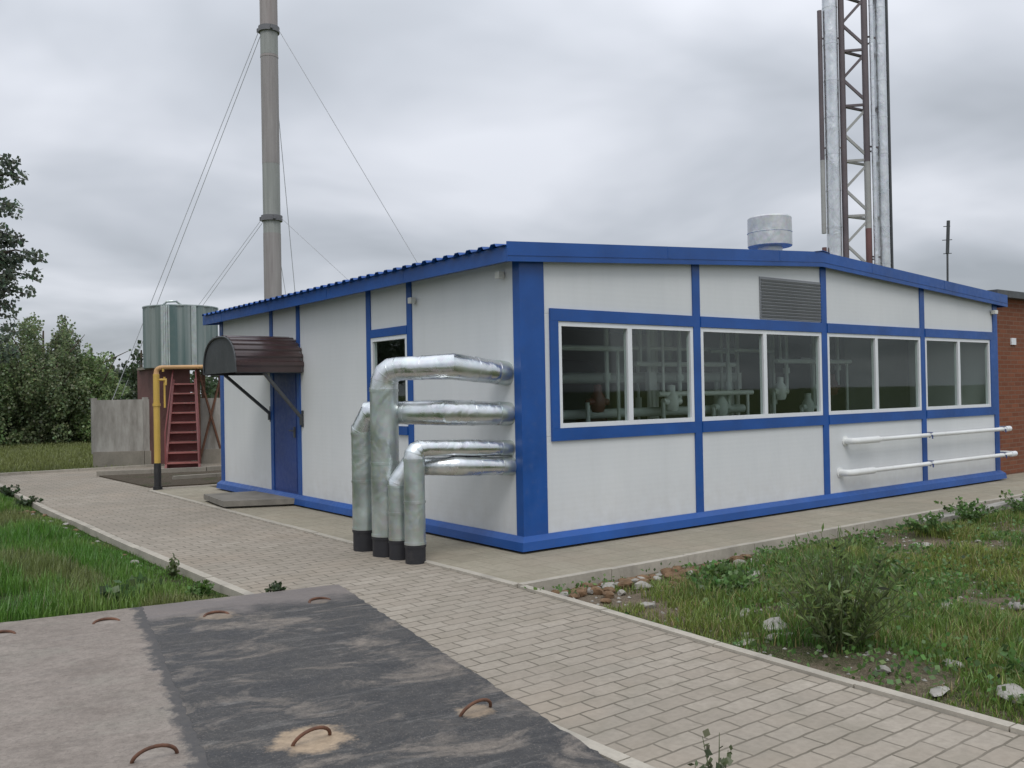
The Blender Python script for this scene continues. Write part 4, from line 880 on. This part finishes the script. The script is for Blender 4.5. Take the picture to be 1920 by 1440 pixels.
# ================================================================== rubble
def rock(name,lab,cat,p,s,mat,grp=None,seed=0,flat=1.,rz=0,ang=.35,lift=0):
    p=(p[0],p[1],p[2]+lift*s[2]*.35)
    bm=bmesh.new(); bmesh.ops.create_icosphere(bm,subdivisions=2,radius=1); rr=random.Random(seed)
    pl=[(Vector((rr.gauss(0,1),rr.gauss(0,1),rr.gauss(0,1))).normalized(),rr.uniform(.55,.85)) for _ in range(7)]
    for v in bm.verts:
        for nrm,dd in pl:
            q=v.co.dot(nrm)
            if q>dd: v.co-=nrm*(q-dd)
        v.co+=Vector((rr.gauss(0,.03),rr.gauss(0,.03),rr.gauss(0,.03)))
        v.co=Vector((v.co.x*s[0],v.co.y*s[1],v.co.z*s[2]))
    bm.transform(Matrix.Rotation(rz,4,'Z'))
    me=bpy.data.meshes.new(name); bm.to_mesh(me); bm.free(); me.materials.append(mat); o=bpy.data.objects.new(name,me); COL.objects.link(o); o.location=p
    return tag(o,lab,cat,grp)
big=[((-.40,-3.30),(.15,.09,.07),.3,'large grey concrete lump left of the tall dark weed'),((-.52,-3.42),(.12,.05,.04),-.3,'white chunk in front of the large grey lump'),((-.72,-3.30),(.13,.05,.03),.2,'flat pale fragment left of the grey lump'),
     ((-.15,-2.85),(.15,.06,.03),.5,'thin pale flake far left in the weeds'),((-.62,-4.95),(.12,.09,.06),.4,'pale block nearest the path kerb at the lower right'),((-.40,-5.0),(.11,.08,.06),.9,'pale block right beside the one nearest the kerb'),
     ((-.80,-4.65),(.12,.05,.025),.1,'long flat shard near the path kerb'),((1.0,-3.75),(.12,.06,.04),.3,'pale stone right of the tall dark weed'),((1.35,-4.1),(.09,.07,.05),.8,'pale stone farther right in the bare patch'),((1.9,-4.2),(.10,.07,.06),.1,'pale stone at the right edge of the bare patch'),
     ((.9,-2.1),(.12,.06,.03),.0,'pale flake near the kerb beyond the weeds'),((2.0,-2.2),(.13,.07,.04),.6,'flat pale stone in the grass near the kerb'),((-.75,-4.3),(.07,.05,.04),.5,'small white stone between tall weed and path')]
for i,((x,y),s,rz,lab) in enumerate(big): rock('rubble_stone',lab,'stone',(x,y,zl(x,y)+s[2]*.3),(s[0],s[1],s[2]*.7),M['stone'],'large rubble stones',i,rz=rz,lift=1.)
k=100
for i in range(42):
    x,y=random.uniform(-1.0,5.5),-1.5-random.random()**.8*4.3; s=random.uniform(.028,.055)
    rock('small_stone','small pale stone scattered among the weeds of the lot','stone',(x,y,zl(x,y)+s*.3),(s*1.3,s,s*.6),M['stone'],'small pale stones in the lot',k+i,rz=random.random()*3)
for i in range(85):
    t=random.random()**1.3; x=-.78+t*2.4; y=-1.38-abs(random.gauss(0,.17))*(1.3-t*.7); s=random.uniform(.025,.07)
    br_=random.random()<.7
    rock('broken_stone','orange brown broken stone heaped beside the kerb corner' if br_ else 'pale grey broken stone in the brown heap beside the kerb corner','stone',(x,y,zl(x,y)+s*.35),(s*1.3,s,s*.65),M['slag'] if br_ else M['stone'],'orange brown broken stones by the kerb corner' if br_ else 'pale stones in the brown heap',k+200+i,rz=random.random()*3)
b=MB().bar((4.6,-1.62,.0),(7.4,-1.60,.03),.16,.07); b.build('concrete_beam',M['stone'],None,'long pale concrete beam lying by the kerb at the right','beam',org=(6,-1.6,0))
for i in range(26):
    y=random.uniform(2.2,8.2); x=-3.02-abs(random.gauss(0,.10)); s=random.uniform(.02,.05)
    rock('kerbside_stone','small orange brown stone in the bare strip along the left kerb' if i%2 else 'small pale stone in the bare strip along the left kerb','stone',(x,y,zw(x,y)+s*.3),(s*1.3,s,s*.6),M['slag'] if i%2 else M['stone'],'brown stones along the left kerb' if i%2 else 'pale stones along the left kerb',500+i,rz=random.random()*3)

# crumbs of stone too many to count
m=MB(); oc=[(1,0,0),(-1,0,0),(0,1,0),(0,-1,0),(0,0,.7),(0,0,-.7)]; of=[(0,2,4),(2,1,4),(1,3,4),(3,0,4),(2,0,5),(1,2,5),(3,1,5),(0,3,5)]
for i in range(1400):
    x,y=random.uniform(-1.05,7),-1.35-random.random()*4.6; q=random.uniform(.006,.022); a=random.random()*3; ca,sa=math.cos(a),math.sin(a); z=zl(x,y)+q*.2
    m.add([(x+q*(px*ca*1.4-py*sa)*random.uniform(.7,1.2),y+q*(px*sa*1.4+py*ca)*random.uniform(.7,1.2),z+q*pz) for px,py,pz in oc],of)
m.build('gravel',M['stone'],kind='stuff',label='fine pale gravel in the bare soil of the lot')
